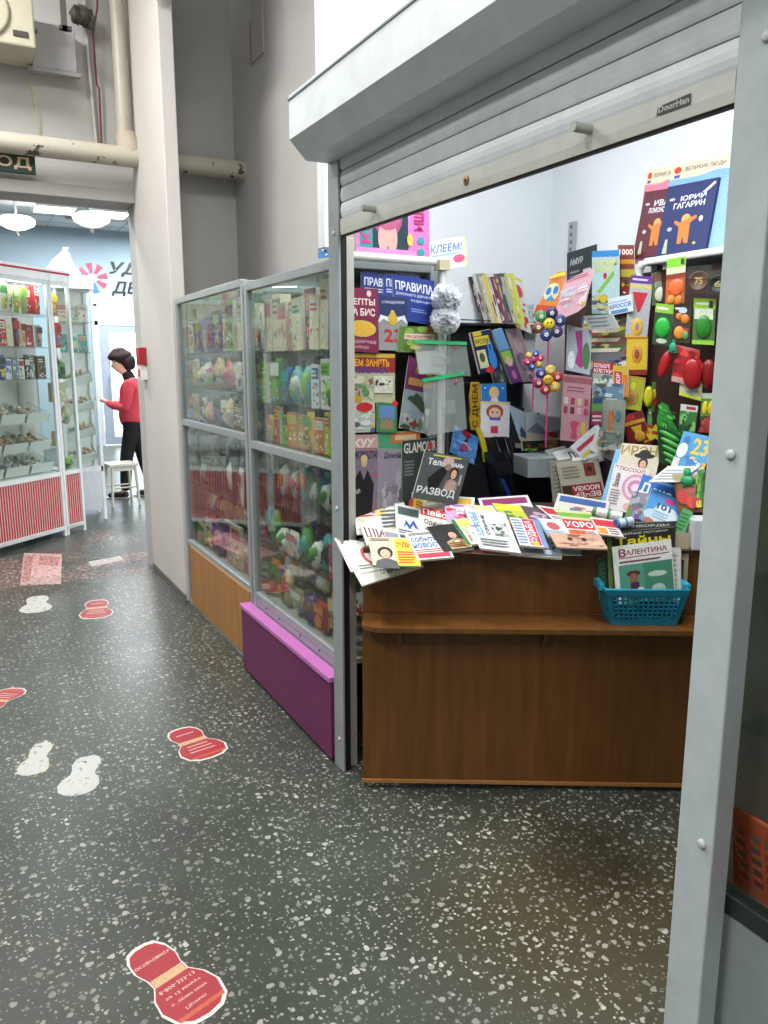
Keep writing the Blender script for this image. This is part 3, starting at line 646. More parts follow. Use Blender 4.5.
# ------------------------------------------------------------ newspapers and magazines lying on the counter
G = 'newspapers and magazines spread on the counter'
K = [0]
def lie(name, label, q, base, pr, th=.004, up=None, cat=None):
    K[0] += 1
    return card(name, label, cat or name.split('_')[0] if False else ('newspaper' if 'newspaper' in name else 'magazine'), PLN, par(q), base, pr, th=th, off=(K[0] * .0021 if up is None else up), group=G)
for i in range(7):
    o_ = D0 + DX * (.1 + .125 * i) ; rr_ = random.Random(i * 5 + 2); a_ = rr_.uniform(-.25, .25) - .1
    bx = DX; by = (DN * .917 + Vector((0, 0, .40))).normalized(); nz_ = bx.cross(by)
    p_ = PLN[0] + DX * (.06 + .118 * i) + by * (.05 if i % 2 else .17) + nz_ * (.001 + .001 * (i % 4))
    m_ = Matrix(((bx.x, by.x, nz_.x, p_.x), (bx.y, by.y, nz_.y, p_.y), (bx.z, by.z, nz_.z, p_.z), (0, 0, 0, 1))) @ Matrix.Rotation(a_, 4, 'Z') @ Matrix.Translation((0, -.09, 0))
    c_ = ['d4d2cc', 'c8b87a', 'cfd4d0', 'c87a7a', 'd8d8d4', 'a8b8c4', 'd0ccc0', 'c4a8a0', 'd4d4d0'][i]
    mb = MB().box((-.095, 0, -.003), (.095, .24, 0), 'd8d6d0'); prints(mb, .19, .24, [('r', 0, 0, 1, 1, c_), ('r', .06, .78, .94, .95, ['b02a36', '3a5a98', 'c8a02a', '2a2a30', '8a2a60'][i % 5]), ('m', .08, .1, .84, .6, 400 + i, [c_, '8a8a8a', 'b84a4a', '5a7a9a', 'd8c87a']), ('l', .5, .1, .45, .5, 5, '5a5a60')])
    tag(mb.build('newspaper', mw=m_), 'newspaper in the bottom layer of the counter pile, ' + ORD[i] + ' from the left', 'newspaper', 'newspapers and magazines spread on the counter')
lie('magazine', 'red and yellow magazine sticking up at the back left of the pile', (410, 492, 446, 511, 408, 512), 'd8b23a', [('r', 0, 0, .12, 1, 'b02a30'), ('l', .2, .2, .7, .6, 4, '7a3a20')])
lie('magazine', 'purple dark magazine at the back middle of the pile', (518, 505, 545, 509, 530, 522), '5a4256', [('m', .1, .1, .8, .8, 3, ['8a6a8a', '3a2a3a', 'c0a0b0'])])
lie('magazine', 'orange and yellow magazine behind the white health newspaper', (466, 504, 492, 507, 476, 524), 'd98a34', [('r', 0, .6, 1, 1, 'e8d49a'), ('m', .1, .1, .8, .5, 8, ['b03a2a', 'f0e0a0'])])
lie('magazine', 'yellow green magazine at the back of the pile', (492, 503, 520, 506, 505, 522), 'b8c040', [('r', 0, .7, 1, 1, 'e0d840'), ('m', .1, .1, .8, .5, 18, ['6a8a3a', 'f0e0a0', '3a6a3a'])])
lie('magazine', 'white red titled magazine at the back right of the pile', (536, 505, 556, 508, 556, 522), 'e4dcd8', [('r', .1, .5, .9, .9, 'b82a3a'), ('l', .1, .1, .8, .3, 3, '5a5a5a')])
lie('magazine', 'light green and red magazine at the back beside the rolled paper', (553, 509, 590, 512, 566, 523), 'c4cc9a', [('r', 0, .5, 1, .8, '7aa83a'), ('r', 0, 0, .5, .3, 'c04a4a')])
lie('newspaper', 'small newspaper with a blue M shaped emblem at the back left', (395, 503, 421, 509, 396, 533), 'd4d6d2', [('r', .1, .65, .9, .92, '4a5a58'), ('g', [(.3, .2), (.4, .5), (.55, .35), (.7, .55), (.9, .25), (.75, .3), (.68, .4), (.55, .2), (.42, .35)], '2c50a8'), ('l', .1, .03, .8, .15, 2, '3a3a44')], th=.008)
lie('newspaper', 'newspaper with red title band in the second row, left', (421, 506, 456, 514, 422, 538), 'd8d4cc', [('r', 0, .72, 1, 1, 'c22a38'), ('t', .05, .76, .85, .2, 'Пайон', 'f4e8e4'), ('t', .08, .42, .84, .2, 'Одинокая', '3a3a40'), ('l', .1, .05, .8, .3, 3, '4a4a50')], th=.007)
lie('magazine', 'lilac and white magazine below the grey divorce magazine', (444, 503, 474, 506, 447, 522), 'c8a8cc', [('m', .05, .05, .9, .9, 51, ['e4d4e8', 'a070a8', 'd83a4a', 'e8e0e8'])])
lie('newspaper', 'newspaper with dark lines at far left behind the face magazine', (359, 523, 398, 530, 367, 545), 'd2d0cc', [('t', .08, .35, .5, .5, 'ШИ', '6a3a44'), ('l', .1, .05, .8, .3, 3, '5a3a42'), ('r', .6, .4, .95, .8, '8a8a94')], th=.008)
NP2 = (dk(-.005, .80), (-DN * .62 + Vector((0, 0, .78)) - DX * .1))
card('newspaper', 'large pale newspaper drooping over the counter corner, red round emblem', 'newspaper', NP2, (336, 540, 412, 545, 362, 586, 424, 566), 'd6dccf', [('o', .36, .62, .13, .25, 'b8283c'), ('o', .37, .62, .09, .18, 'd6dccf'), ('t', .40, .55, .3, .22, 'Отре', '30343a'), ('t', .36, .08, .4, .16, 'О регионе', '4a5048'), ('l', .1, .3, .8, .12, 2, '6a7068'), ('r', .05, .22, .95, .235, '8a9a8a')], th=.008, group=G)
card('newspaper', 'folded newspaper under the drooping one at the counter corner', 'newspaper', (NP2[0] - Vector((0, 0, .012)), NP2[1]), (334, 538, 404, 546, 351, 572, 410, 562), 'e2e4de', [('l', .05, .05, .9, .8, 8, '8a8f8a')], th=.008, group=G)
K[0] = 14
lie('magazine', 'magazine with a smiling dark-haired woman beside yellow headlines', (368, 537, 416, 538, 373, 565), 'c8c0a0', [('r', .52, 0, 1, .95, 'd8b83a'), ('f', .3, .42, .17, '1f1a1a', '4a4a50'), ('t', .56, .62, .4, .2, 'ЭЛИТ', 'b83a2a'), ('l', .56, .06, .4, .45, 5, 'b84a2a'), ('l', .03, .84, .45, .12, 2, '55554f')], th=.006)
lie('newspaper', 'newspaper with blue and red headlines lying in the front row', (404, 533, 440, 530, 418, 560), 'd6d8d4', [('t', .08, .62, .84, .2, 'событие', '3a5a88'), ('t', .06, .4, .9, .18, 'новости', '3f689c'), ('l', .06, .22, .88, .14, 2, 'b02a40'), ('r', .06, .04, .94, .2, 'b4344a'), ('l', .08, .86, .8, .1, 2, '55585c')], th=.008)
lie('magazine', 'black-edged magazine with a dark-haired face lying front left', (426, 527, 456, 523, 444, 552), '1c1a1c', [('f', .62, .58, .2, '120e10', 'a08068'), ('r', .3, .05, .97, .34, 'b8a868'), ('m', .3, .05, .65, .3, 33, ['b83a3a', '6a8a4a', 'e0d8a0']), ('l', .35, .08, .5, .2, 3, '7a2020')], th=.008)
lie('magazine', 'green-spined magazine in the front row left of the white newspaper', (451, 520, 477, 517, 468, 545), 'cfd4c0', [('r', 0, 0, .12, 1, '1f7a3a'), ('r', .15, .7, .95, .95, 'd8d468'), ('m', .2, .1, .7, .6, 41, ['5a8a5a', 'b88a9a', 'e8e8e0', 'c0c8a0'])], th=.008)
lie('newspaper', 'white newspaper with blue vertical title lying at the centre', (464, 508, 505, 513, 480, 548), 'dcdedb', [('v', .08, .3, .2, .62, 'ЗДОРОВЬЕ', '3a8ac0'), ('v', .32, .35, .1, .5, 'семьи', '4a4a52'), ('m', .5, .35, .4, .4, 44, ['6a7a6a', 'a8b0a8', '3a4a3a', 'c8c8c0']), ('l', .1, .06, .8, .2, 3, '70747a')], th=.008)
NP3 = (dk(-.03, .85), (-DN * .5 + Vector((0, 0, .85))))
card('newspaper', 'white folded newspaper projecting over the counter front edge', 'newspaper', NP3, (478, 541, 562, 551, 481, 551, 562, 558), 'e6e8e8', [('l', .02, .2, .9, .4, 2, 'a0a4a4')], th=.01, group=G, edge='e6e8e8')
lie('magazine', 'magazine with red and blue text in the front row centre', (509, 517, 538, 520, 520, 545), 'd8d4d0', [('r', .42, .05, .8, .98, 'c02a48'), ('v', .45, .08, .3, .85, 'СУДЬБА', 'f2e6e4'), ('l', .04, .05, .34, .9, 9, '6a8ab0'), ('r', .82, 0, 1, 1, '7a8ab8'), ('o', .6, .1, .12, .08, 'e8b83a')], th=.008)
lie('newspaper', 'crossword newspaper with blue lines and red picture, right of centre', (536, 518, 561, 520, 548, 536), 'd4d8da', [('o', .5, .6, .25, .22, 'b85a5a'), ('l', .05, .05, .9, .3, 4, '5a88a8'), ('r', 0, 0, .08, 1, '6aa8c0')], th=.006)
lie('magazine', 'magazine with big red white title right of the crossword paper', (561, 519, 592, 521, 570, 536), 'dcd4cc', [('r', .02, .45, .98, 1, 'c22a34'), ('t', .06, .55, .88, .35, 'ХОРО', 'f4ecec'), ('r', .05, .05, .6, .38, 'd85a3a'), ('l', .62, .05, .33, .3, 3, '8a2a2a')], th=.006)
lie('magazine', 'pale magazine with a close-up face at the front right of the pile', (549, 533, 600, 535, 557, 547), 'c8a088', [('m', .05, .1, .9, .85, 61, ['d8b098', 'b88a70', 'c49a80', '8a5a4a']), ('o', .62, .6, .05, .12, '3a2420'), ('o', .35, .6, .05, .12, '3a2420')], th=.006)
lie('magazine', 'red and white striped magazine leaning right before the rolled paper', (590, 517, 614, 520, 600, 534), 'e0d8d4', [('r', .05, .5, .95, .9, 'c2303c'), ('r', .05, .05, .4, .4, 'd8902a'), ('l', .5, .05, .45, .4, 3, '70404a')], th=.006)
def roll(label, a, b, r, c1_, c2_):
    p, q = [at(x, y, PLN[0] + PN * .06, PN) for x, y in (a, b)]
    mb = MB().tube([p, q], r, c1_, 14); mb.tube([p - (q - p) * .01, p + (q - p) * .12], r * 1.02, c2_, 14); mb.tube([p + (q - p) * .5, p + (q - p) * .6], r * 1.02, c2_, 14)
    tag(mb.build('rolled_newspaper'), label, 'newspaper', G)
roll('rolled white newspaper with green end lying at the back right', (593, 511), (622, 517), .017, 'd4dad6', '3a8a5a')
roll('small rolled paper with blue end beside the blue cottage magazines', (616, 524), (632, 521), .016, 'c4d4e0', '3a78b8')

# ------------------------------------------------------------ magazines leaning at the right end of the counter
LN = (-DN * .86 + Vector((0, 0, .5)))
L1 = (dk(.27, .93), LN)
G2 = 'magazines leaning at the right end of the counter'
def lean(name, label, q, base, pr, off=0, th=.006, **k): return card(name, label, name.split('_')[-1], L1, par(q), base, pr, th=th, off=off, group=G2, **k)
lean('magazine', 'light blue magazine edge showing behind the pink knitting magazine', (616, 449, 640, 449, 600, 506), '6ab0d8', [('r', .2, 0, .9, 1, '9cc8e4')], -.02)
lean('magazine', 'cream magazine with gold title and a woman in black hat', (622, 443, 662, 446, 610, 500), 'd2c8b4', [('t', .02, .80, .9, .17, 'ИРЭН', 'a8842a'), ('f', .62, .66, .13, '15110f', '8a4a4a'), ('o', .62, .80, .26, .05, '15110f'), ('o', .62, .84, .14, .07, '15110f'), ('m', .1, .05, .8, .4, 71, ['d8ccc0', 'c0b4a4', 'e4dcd0'])], 0.004)
lean('magazine', 'pink and white knitting magazine with a round crochet pattern', (615, 463, 650, 470, 604, 508), 'ddd4d6', [('t', .03, .88, .85, .09, 'ЭТЮСООЛ', 'b84a5a'), ('o', .72, .55, .38, .3, 'c890a8'), ('o', .72, .55, .30, .24, 'e0c8d4'), ('o', .72, .55, .22, .17, 'c080a0'), ('o', .72, .55, .12, .09, 'e4d0dc'), ('v', .08, .5, .16, .3, 'Вяжем', '5a4a54'), ('l', .06, .1, .3, .35, 6, '8a7a80'), ('o', .7, .12, .2, .1, 'd8a898')], .016)
lean('magazine', 'blue magazine with white Дача title', (643, 474, 677, 486, 634, 500), '2f6cc0', [('t', .05, .25, .9, .5, 'Дача', 'eef4fa'), ('l', .45, .86, .5, .1, 2, 'a8c8ec')], .03)
lean('magazine', 'grey and purple magazine below the knitting one', (633, 491, 652, 494, 622, 527), '8a8a9a', [('r', 0, 0, .3, 1, '5f8a4a'), ('r', .45, 0, .7, .7, '7a4aa0'), ('v', .72, .1, .2, .6, 'СОЛ', '3a9a8a'), ('m', .0, .4, 1, .6, 77, ['a8a8b4', 'c04a8a', '6a6a74'])], .034)
lean('book', 'sky blue book with 101 on its cloudy cover', (652, 488, 685, 502, 641, 520), '4a98d8', [('o', .6, .45, .36, .22, 'dceaf4'), ('o', .3, .25, .3, .2, 'c4dcec'), ('t', .30, .5, .4, .18, '101', '2a4a68'), ('r', .45, .74, .75, .88, 'd8388a'), ('l', .25, .2, .5, .25, 3, '9ab8cc'), ('o', .2, .08, .14, .08, 'c8703a')], .042, th=.014)
lean('magazine', 'dark-edged pile of magazines under the sky blue book', (640, 516, 676, 526, 638, 532), '4a5058', [('l', .05, .1, .9, .7, 3, 'b4b8b8')], .03, th=.02)
card('postcard', 'blue and yellow holiday postcard with a golden 23', 'postcard', ((2.32, 1.9, 1.1), (-.8, -.45, .35)), (684, 431, 716, 438, 669, 471), '4a9ad0', [('t', .42, .5, .5, .4, '23', 'e8c83a'), ('m', .3, .0, .7, .45, 81, ['e8a83a', 'c8602a', 'e8e4e0', '3a7ac0', 'f0d860']), ('o', .2, .8, .1, .1, '2a70c0'), ('o', .16, .55, .16, .18, 'e8f0f6'), ('r', 0, 0, .2, .35, 'd8d4d0')], th=.003)
card('newspaper', 'curled white newspaper under the holiday postcard', 'newspaper', ((2.30, 1.9, 1.1), (-.6, -.4, .6)), (668, 466, 700, 466, 648, 482), 'c8c8c4', [('l', .1, .1, .8, .7, 4, '8a8a88')], th=.004)
card('seed_packet', 'tomato seed packet with green cap beside the blue magazines', 'packet', ((2.28, 1.86, 1.0), (-.85, -.4, .3)), (673, 475, 700, 474, 678, 513), '8a5a3a', [('o', .3, .4, .22, .2, 'c02a2a'), ('o', .6, .25, .2, .16, 'd03a2a'), ('o', .65, .62, .18, .14, 'b8503a'), ('r', .6, .12, .95, .35, 'b01f24'), ('t', .74, .1, .2, .2, '60', 'e8d83a'), ('r', .0, .8, .5, 1, 'a8a474')], puff=.012)
card('toy_figure_card', 'green bottle cap shaped toy over the tomato packet', 'toy', ((2.26, 1.86, 1.0), (-.85, -.4, .3)), (680, 468, 694, 468, 681, 486), '1f9a5a', [('d', .5, .75, .28, .24, .02, '23a060'), ('d', .5, .3, .5, .3, .025, '1f9058')], outline=[(.1, 0), (.9, 0), (1, .4), (.75, .6), (.7, 1), (.3, 1), (.25, .6), (0, .4)], th=.01)
card('seed_packet', 'leafy green seed packet at the right end of the counter, against the post', 'packet', ((2.30, 1.82, 1.0), (-.85, -.4, .2)), (698, 470, 714, 470, 694, 512), '3a7a34', [('m', 0, 0, 1, 1, 91, ['5aa03a', '2a5a2a', '7ab84a', '1a3a1a'])], puff=.008)
card('magazine', 'green-spined magazine standing beside the basket', 'magazine', ((2.18, 1.85, 1.0), (-.7, -.6, .3)), (683, 508, 693, 512, 672, 535), '4aa05a', [('l', .1, .1, .8, .8, 6, '2a6a3a')], th=.02)
tag(MB().box((-.0, 0, 0), (.12, .1, .105), 'd4d8dc:.5').build('white_box', mw=Matrix(((DX.x, DN.x, 0, 2.165), (DX.y, DN.y, 0, 1.79), (0, 0, 1, .875), (0, 0, 0, 1))), bevel=.003), 'small white box at the right end of the counter', 'box')

# ------------------------------------------------------------ basket with magazines on the shelf
bp = at(644, 625, (0, 0, .637), (0, 0, 1)); bp = bp + DN * .0
def basket(name, label, mw, w0, w1, d0, d1, h, col, lip, nx=13, nz=6):
    t = thing(name, label, 'basket', mw=mw)
    mb = MB(); bt = .004
    def quad_wall(a0, a1, b0, b1, nn):
        # grid wall between bottom edge a0-a1 and top edge b0-b1, with holes
        a0, a1, b0, b1 = map(Vector, (a0, a1, b0, b1))
        nrm = (a1 - a0).cross(b0 - a0).normalized() * bt
        def P(u, v): return (a0.lerp(a1, u)).lerp(b0.lerp(b1, u), v)
        def bar(u0, u1, v0, v1):
            q = [P(u0, v0), P(u1, v0), P(u1, v1), P(u0, v1)]; mb.add(q + [p + nrm for p in q], [(3, 2, 1, 0), (4, 5, 6, 7), (0, 1, 5, 4), (1, 2, 6, 5), (2, 3, 7, 6), (3, 0, 4, 7)], col)
        bar(0, 1, 0, .12); bar(0, 1, .82, 1)
        for i in range(nz + 1):
            v = .12 + .70 * i / nz; bar(0, 1, v - .02, v + .02)
        for i in range(nn + 1):
            u = .06 + .88 * i / nn; q = .012 * (1 if nn > 8 else 1.6); bar(u - q, u + q, .12, .82)
        bar(0, .07, .1, .84); bar(.93, 1, .1, .84)
    A = [(-w0, -d0, 0), (w0, -d0, 0), (w0, d0, 0), (-w0, d0, 0)]; B = [(-w1, -d1, h), (w1, -d1, h), (w1, d1, h), (-w1, d1, h)]
    for i in range(4):
        j = (i + 1) % 4; quad_wall(A[i], A[j], B[i], B[j], nx if i % 2 == 0 else 6)
    mb.build('body', t)
    MB().box((-w0, -d0, 0), (w0, d0, .004), col).build('bottom', t)
    m2 = MB(); m2.tube([(-w1, -d1, h), (w1, -d1, h), (w1, d1, h), (-w1, d1, h), (-w1, -d1, h)], .005, lip, 8); rim = m2.build('rim', t)
    for s in (-1, 1): MB().box((s * (w1 - .004), -d1 * .6, h - .012), (s * (w1 + .016), d1 * .6, h + .014), lip).build('handle', rim, bevel=.004)
    return t
BM = Matrix(((DX.x, DN.x, 0, bp.x), (DX.y, DN.y, 0, bp.y), (0, 0, 1, .637), (0, 0, 0, 1))) @ Matrix.Translation((0, .055, 0))
basket('plastic_basket', 'turquoise blue plastic basket of magazines on the counter shelf', BM, .108, .138, .052, .068, .125, '1f7c98:.35', '2a9ab8:.3')
def bmag(label, off, ang, q, base, pr, th=.006, name='magazine'):
    n_ = (-DN * cos(ang) + Vector((0, 0, 1)) * sin(ang)); pp = BM @ Vector((0, off, .05))
    return card(name, label, name, (pp, n_), par(q), base, pr, th=th, group='magazines in the blue basket')
bmag('white newspaper with burgundy title ВАЛЕНТИНА at the basket front', -.035, .22, (612, 547, 671, 539, 617, 605), 'dcdcd4', [('t', .10, .80, .12, .14, 'В', '8a1f48'), ('t', .22, .82, .70, .09, 'АЛЕНТИНА', '8a1f48'), ('r', .1, .775, .95, .79, '8a1f48'), ('l', .1, .68, .8, .06, 1, '6a4a5a'), ('r', .08, 0, .98, .66, '4f8f78'), ('r', .5, 0, .98, .66, '3f7f62'), ('o', .32, .5, .12, .05, '5a2a2a'), ('o', .32, .42, .07, .08, '8a5a4a'), ('g', [(.22, .05), (.42, .05), (.40, .35), (.26, .35)], '4a2440'), ('o', .42, .2, .06, .06, 'd8c8cc'), ('o', .72, .45, .16, .05, 'b8c4b0'), ('o', .72, .18, .12, .1, 'a8c0b4')], name='newspaper')
bmag('folded white newspaper just behind the ВАЛЕНТИНА newspaper', -.015, .2, (660, 547, 681, 548, 660, 602), 'd0cec4', [('l', .2, .1, .7, .8, 9, 'a8a69c')], name='newspaper', th=.01)
bmag('dark magazine with yellow ТАЙНЫ title in the basket', .005, .15, (607, 533, 674, 527, 610, 600), '22241f', [('t', .12, .78, .82, .14, 'Тайны', 'e0cc1f'), ('t', .1, .945, .8, .04, 'СЕМЕЙНЫЕ ИСТОРИИ', 'b8bcb4'), ('r', 0, 0, .06, 1, '6f8a3a'), ('r', .08, .5, .3, .7, '7a2a24'), ('m', .1, .1, .8, .6, 95, ['3a2a20', '4a4a3a', '15181a', '8a5a3a'])])
bmag('black striped magazine at the back of the basket', .03, .12, (604, 524, 676, 521, 608, 596), '3a3f3a', [('t', .15, .93, .75, .04, 'СКАНВОРДЫ', 'c8ccc8'), ('l', .05, .1, .9, .75, 9, '7a8a4a')], th=.01)
bmag('tan and navy magazine at the right of the basket', .02, .15, (676, 531, 690, 533, 672, 600), 'a89a80', [('r', .1, .2, .7, .6, '2a3450'), ('r', .1, .02, .8, .18, 'd8d4c8')], th=.008)
bmag('dark green magazine leaning left in the basket', .03, .1, (598, 560, 606, 556, 600, 600), '1f4a34', [('l', .1, .1, .8, .8, 7, '3a6a4a')])

# ------------------------------------------------------------ magazines behind the showcase end glass
E0 = ((1.4, 2.515, 1.4), (0, -1, 0)); E1 = ((1.4, 2.51, 1.4), (0, -1, 0)); E2 = ((1.4, 2.405, 1.4), (0, -1, .12))
G3 = 'magazines shown in the showcase end behind the corner post'
MB().box((0, 0, 0), (.34, .004, .99), '2a2622').build('backing_board', c2, loc=(.03, -.475, .86))
GE = [0]
def end(name, label, q, base, pr, off=0, **k): return card(name, label, 'book' if 'book' in name else ('magazine' if 'mag' in name else 'card'), E1, q, base, pr, off=off + .004, group=G3, **k)
R_ = [('t', .08, .74, .86, .17, 'ПРАВИЛА', 'e4e8f4'), ('l', .08, .6, .8, .1, 2, 'b8c0dc'), ('l', .4, .3, .45, .1, 2, '8a98d0')]
end('book', 'leftmost blue traffic rules booklet on the showcase end', (361, 272, 400, 276, 361, 320), '2a3a80', R_, 0)
end('book', 'middle blue traffic rules booklet, mostly hidden by the next one', (383, 274, 420, 277, 384, 320), '2c3d86', R_, .005)
end('book', 'rightmost blue traffic rules booklet with full white ПРАВИЛА title', (392, 274, 434, 281, 395, 319), '2c3e8c', [('t', .06, .68, .9, .2, 'ПРАВИЛА', 'e8ecf6'), ('t', .06, .56, .9, .07, 'ДОРОЖНОГО ДВИЖЕНИЯ', 'd0d8ec'), ('t', .4, .45, .5, .06, 'ФЕДЕРАЦИИ', 'd0d8ec'), ('l', .4, .22, .4, .1, 2, '8a98d0')], .010)
end('booklet', 'navy and grey booklet with eagle emblem and red 23', (377, 296, 407, 297, 378, 350), '2c3560', [('r', 0, 0, 1, .56, '8a8c8c'), ('t', .15, .86, .75, .06, 'С ПРАЗДНИКОМ', 'c0c4d4'), ('d', .5, .58, .16, .12, .002, 'c8a83a'), ('g', [(.5, .6), (.1, .66), (0, .5), (.2, .58), (.5, .5), (.8, .58), (1, .5), (.9, .66)], 'd8dce0'), ('o', .5, .7, .07, .05, 'd0b04a'), ('t', .2, .16, .6, .24, '23', 'b82a30')], .014)
end('cookbook', 'maroon recipe booklet with a yellow dish, left edge behind the post', (344, 287, 378, 289, 345, 351), '7a2444', [('t', .1, .72, .8, .12, 'ЦЕПТЫ', 'ecdcd8'), ('t', .1, .57, .8, .12, 'НА БИС', 'ecdcd8'), ('o', .5, .37, .42, .13, 'c8b44a'), ('o', .5, .37, .34, .1, 'd8a83a'), ('t', .12, .13, .8, .06, 'РАЗДНИЧНЫЕ', 'c8a0ac'), ('t', .3, .05, .4, .05, 'БЛЮДА', 'c8a0ac'), ('o', .72, .92, .07, .05, 'd8c4c8')], .02)
end('cookbook', 'green salad recipe booklet behind the folders', (399, 326, 437, 327, 397, 352), '5a7a3a', [('m', 0, 0, 1, 1, 101, ['4a6a2a', '8aa84a', 'c8b84a', '2a4a20', 'a83a2a']), ('r', .15, .5, .95, .72, 'd8c8b4'), ('t', .18, .53, .74, .16, 'ПРАЗДНИЧНЫЙ', 'a03028')], .02)
end('magazine', 'yellow titled puzzle magazine with maroon and blue bands', (346, 353, 395, 354, 346, 402), 'a8a88a', [('r', 0, .62, 1, 1, '8a2a30'), ('r', 0, .92, 1, 1, 'c8a83a'), ('t', .08, .74, .8, .15, 'ЧЕМ ЗАНЯТЬ', 'e8b030'), ('t', .1, .6, .74, .12, 'РЕБЕНКА', '2f3f90'), ('m', .05, .05, .5, .5, 103, ['5a8a5a', 'c8c0a8', '8a5a4a', 'b8b8a0']), ('r', .55, .2, .95, .55, 'c4c8b4'), ('m', .58, .22, .34, .3, 104, ['2a3438', 'd8d8c8', '2a3438', 'c4c8b4']), ('r', 0, 0, .3, .14, 'b8902a')], .008)
end('colouring_book', 'purple and brown colouring booklet tilted under the folders', (409, 356, 437, 362, 399, 428), '6a2a54', [('r', 0, 0, 1, .55, '8a9aa0'), ('t', .3, .78, .6, .09, 'РАСКРАСКА', 'd8a83a'), ('r', .1, .62, 1, .72, 'b8864a'), ('m', 0, 0, 1, .55, 105, ['7a3a34', '5a7a5a', 'a8b0b0', '8a4a3a', '3a4a34', 'c8ccc4'])], .010)
end('booklet', 'small booklet with red bubble heading on the showcase end', (347, 403, 375, 402, 347, 433), 'a8b4a8', [('o', .62, .84, .3, .16, 'b82028'), ('m', 0, 0, 1, .7, 107, ['6a9a5a', 'c8ccc4', '4a5a78', 'd0b858'])], .012)
end('booklet', 'small green booklet with a castle picture and red dot', (377, 402, 397, 403, 377, 432), '3f7a4a', [('r', .1, .45, .9, .9, '5a80b0'), ('g', [(.15, .1), (.85, .1), (.8, .45), (.6, .4), (.5, .6), (.38, .4), (.2, .5)], '8a7a5a'), ('o', .9, .98, .15, .09, 'c82a30')], .012)
end('booklet', 'narrow green and orange booklet above the fashion magazines', (378, 433, 420, 430, 378, 452), '4a8a6a', [('r', .3, .4, 1, .95, 'b8683a'), ('r', .4, .55, .9, .8, 'c8b48a')], .006)
end('booklet', 'pale pink booklet with slanted letters above the fashion magazines', (347, 435, 378, 434, 347, 452), 'b89a94', [('t', .2, .25, .7, .5, 'КУХ', 'e4d8d4'), ('r', 0, 0, 1, .2, '8a4a4a')], .006)
end('magazine', 'dark fashion magazine with a suited woman, leftmost at the bottom', (346, 450, 380, 449, 347, 526), '7a6c80', [('t', .18, .88, .8, .1, 'SMOPOLITAN', '2a1f2a'), ('g', [(.25, .0), (.7, .0), (.8, .55), (.62, .74), (.5, .6), (.4, .74), (.22, .6)], '141214'), ('o', .52, .83, .09, .06, 'b8a080'), ('o', .52, .88, .1, .05, 'c8b888'), ('t', .15, .42, .25, .07, '#', 'a8a0a4'), ('o', .86, .67, .12, .02, 'b84a6a'), ('r', 0, 0, 1, .08, '1a171a')], .012)
end('magazine', 'lilac grey home magazine right of the fashion magazine', (378, 449, 402, 449, 378, 526), '8a8490', [('t', .25, .87, .7, .09, 'Домой', '1f1a20'), ('g', [(.9, .2), (1, .3), (1, .7), (.8, .5)], '5a5460'), ('o', .85, .6, .12, .14, '9a98a0'), ('m', .1, .08, .8, .5, 109, ['7a7480', '9a94a0', 'a8a4ac'])], .014)
end('magazine', 'dark magazine titled GLAMOUR on the showcase end', (402, 441, 438, 437, 402, 506), '35403c', [('t', .05, .80, .9, .16, 'GLAMOUR', 'd4d0cc'), ('o', .78, .88, .07, .06, 'c03a40'), ('f', .6, .55, .16, '2a1c18', '6a5450'), ('l', .06, .45, .3, .25, 5, '7a807c'), ('t', .25, .08, .2, .12, 'Н', 'a4a8a4')], .016)
card('magazine', 'grey magazine with divorce headline standing in front of the showcase end', 'magazine', E2, (425, 451, 470, 458, 412, 498), '4c5254', [('t', .12, .74, .8, .14, 'Телесемь', 'dfe2e4'), ('l', .2, .92, .7, .06, 1, 'c8c83a'), ('g', [(.3, .2), (.45, .2), (.62, .75), (.42, .7), (.2, .45)], '17171a'), ('o', .56, .86, .12, .1, 'c8a8ac'), ('o', .58, .74, .07, .07, '9a7868'), ('f', .74, .62, .10, '3a2018', '9a8070'), ('g', [(.58, .25), (.82, .25), (.84, .45), (.7, .5)], 'b09888'), ('t', .04, .1, .84, .18, 'РАЗВОД', 'e0e2e4'), ('r', .88, .4, .93, .62, '9aa0a0')], th=.005, off=.0)
# zip folders
def folder(label, q, off):
    o, W, H = card('zip_folder', label, 'folder', ((1.5, 2.40, 1.4), (0, -1, .05)), q, 'folder_film', [], off=off, outline=[(0, 0), (1, 0), (1, 1), (0, 1)], th=.004)
    MB().box((-W / 2 - .002, H - .008, -.004), (W / 2 + .002, H + .004, .003), '2fa86a:.3').build('zip_strip', o)['label'] = 'green zip strip'
    MB().lathe((W * .3, H * .86, .001), [(.006, 0), (.005, .003)], 'c83a48', 10).build('red_dot', o)
    MB().box((-W * .15, H * .3, .0003), (W * .2, H * .55, .001), 'folder_film').build('pocket_label', o)
folder('clear zip folder with green strip, upper of the two on the post', (414, 341, 466, 343, 419, 374), 0)
folder('grey translucent zip folder with green strip, lower of the two', (423, 380, 463, 373, 427, 436), .012)
card('packet', 'clear plastic packet beside the upper zip folder', 'packet', ((1.5, 2.42, 1.4), (0, -1, .05)), (416, 352, 440, 350, 420, 374), 'film', [], th=.002)
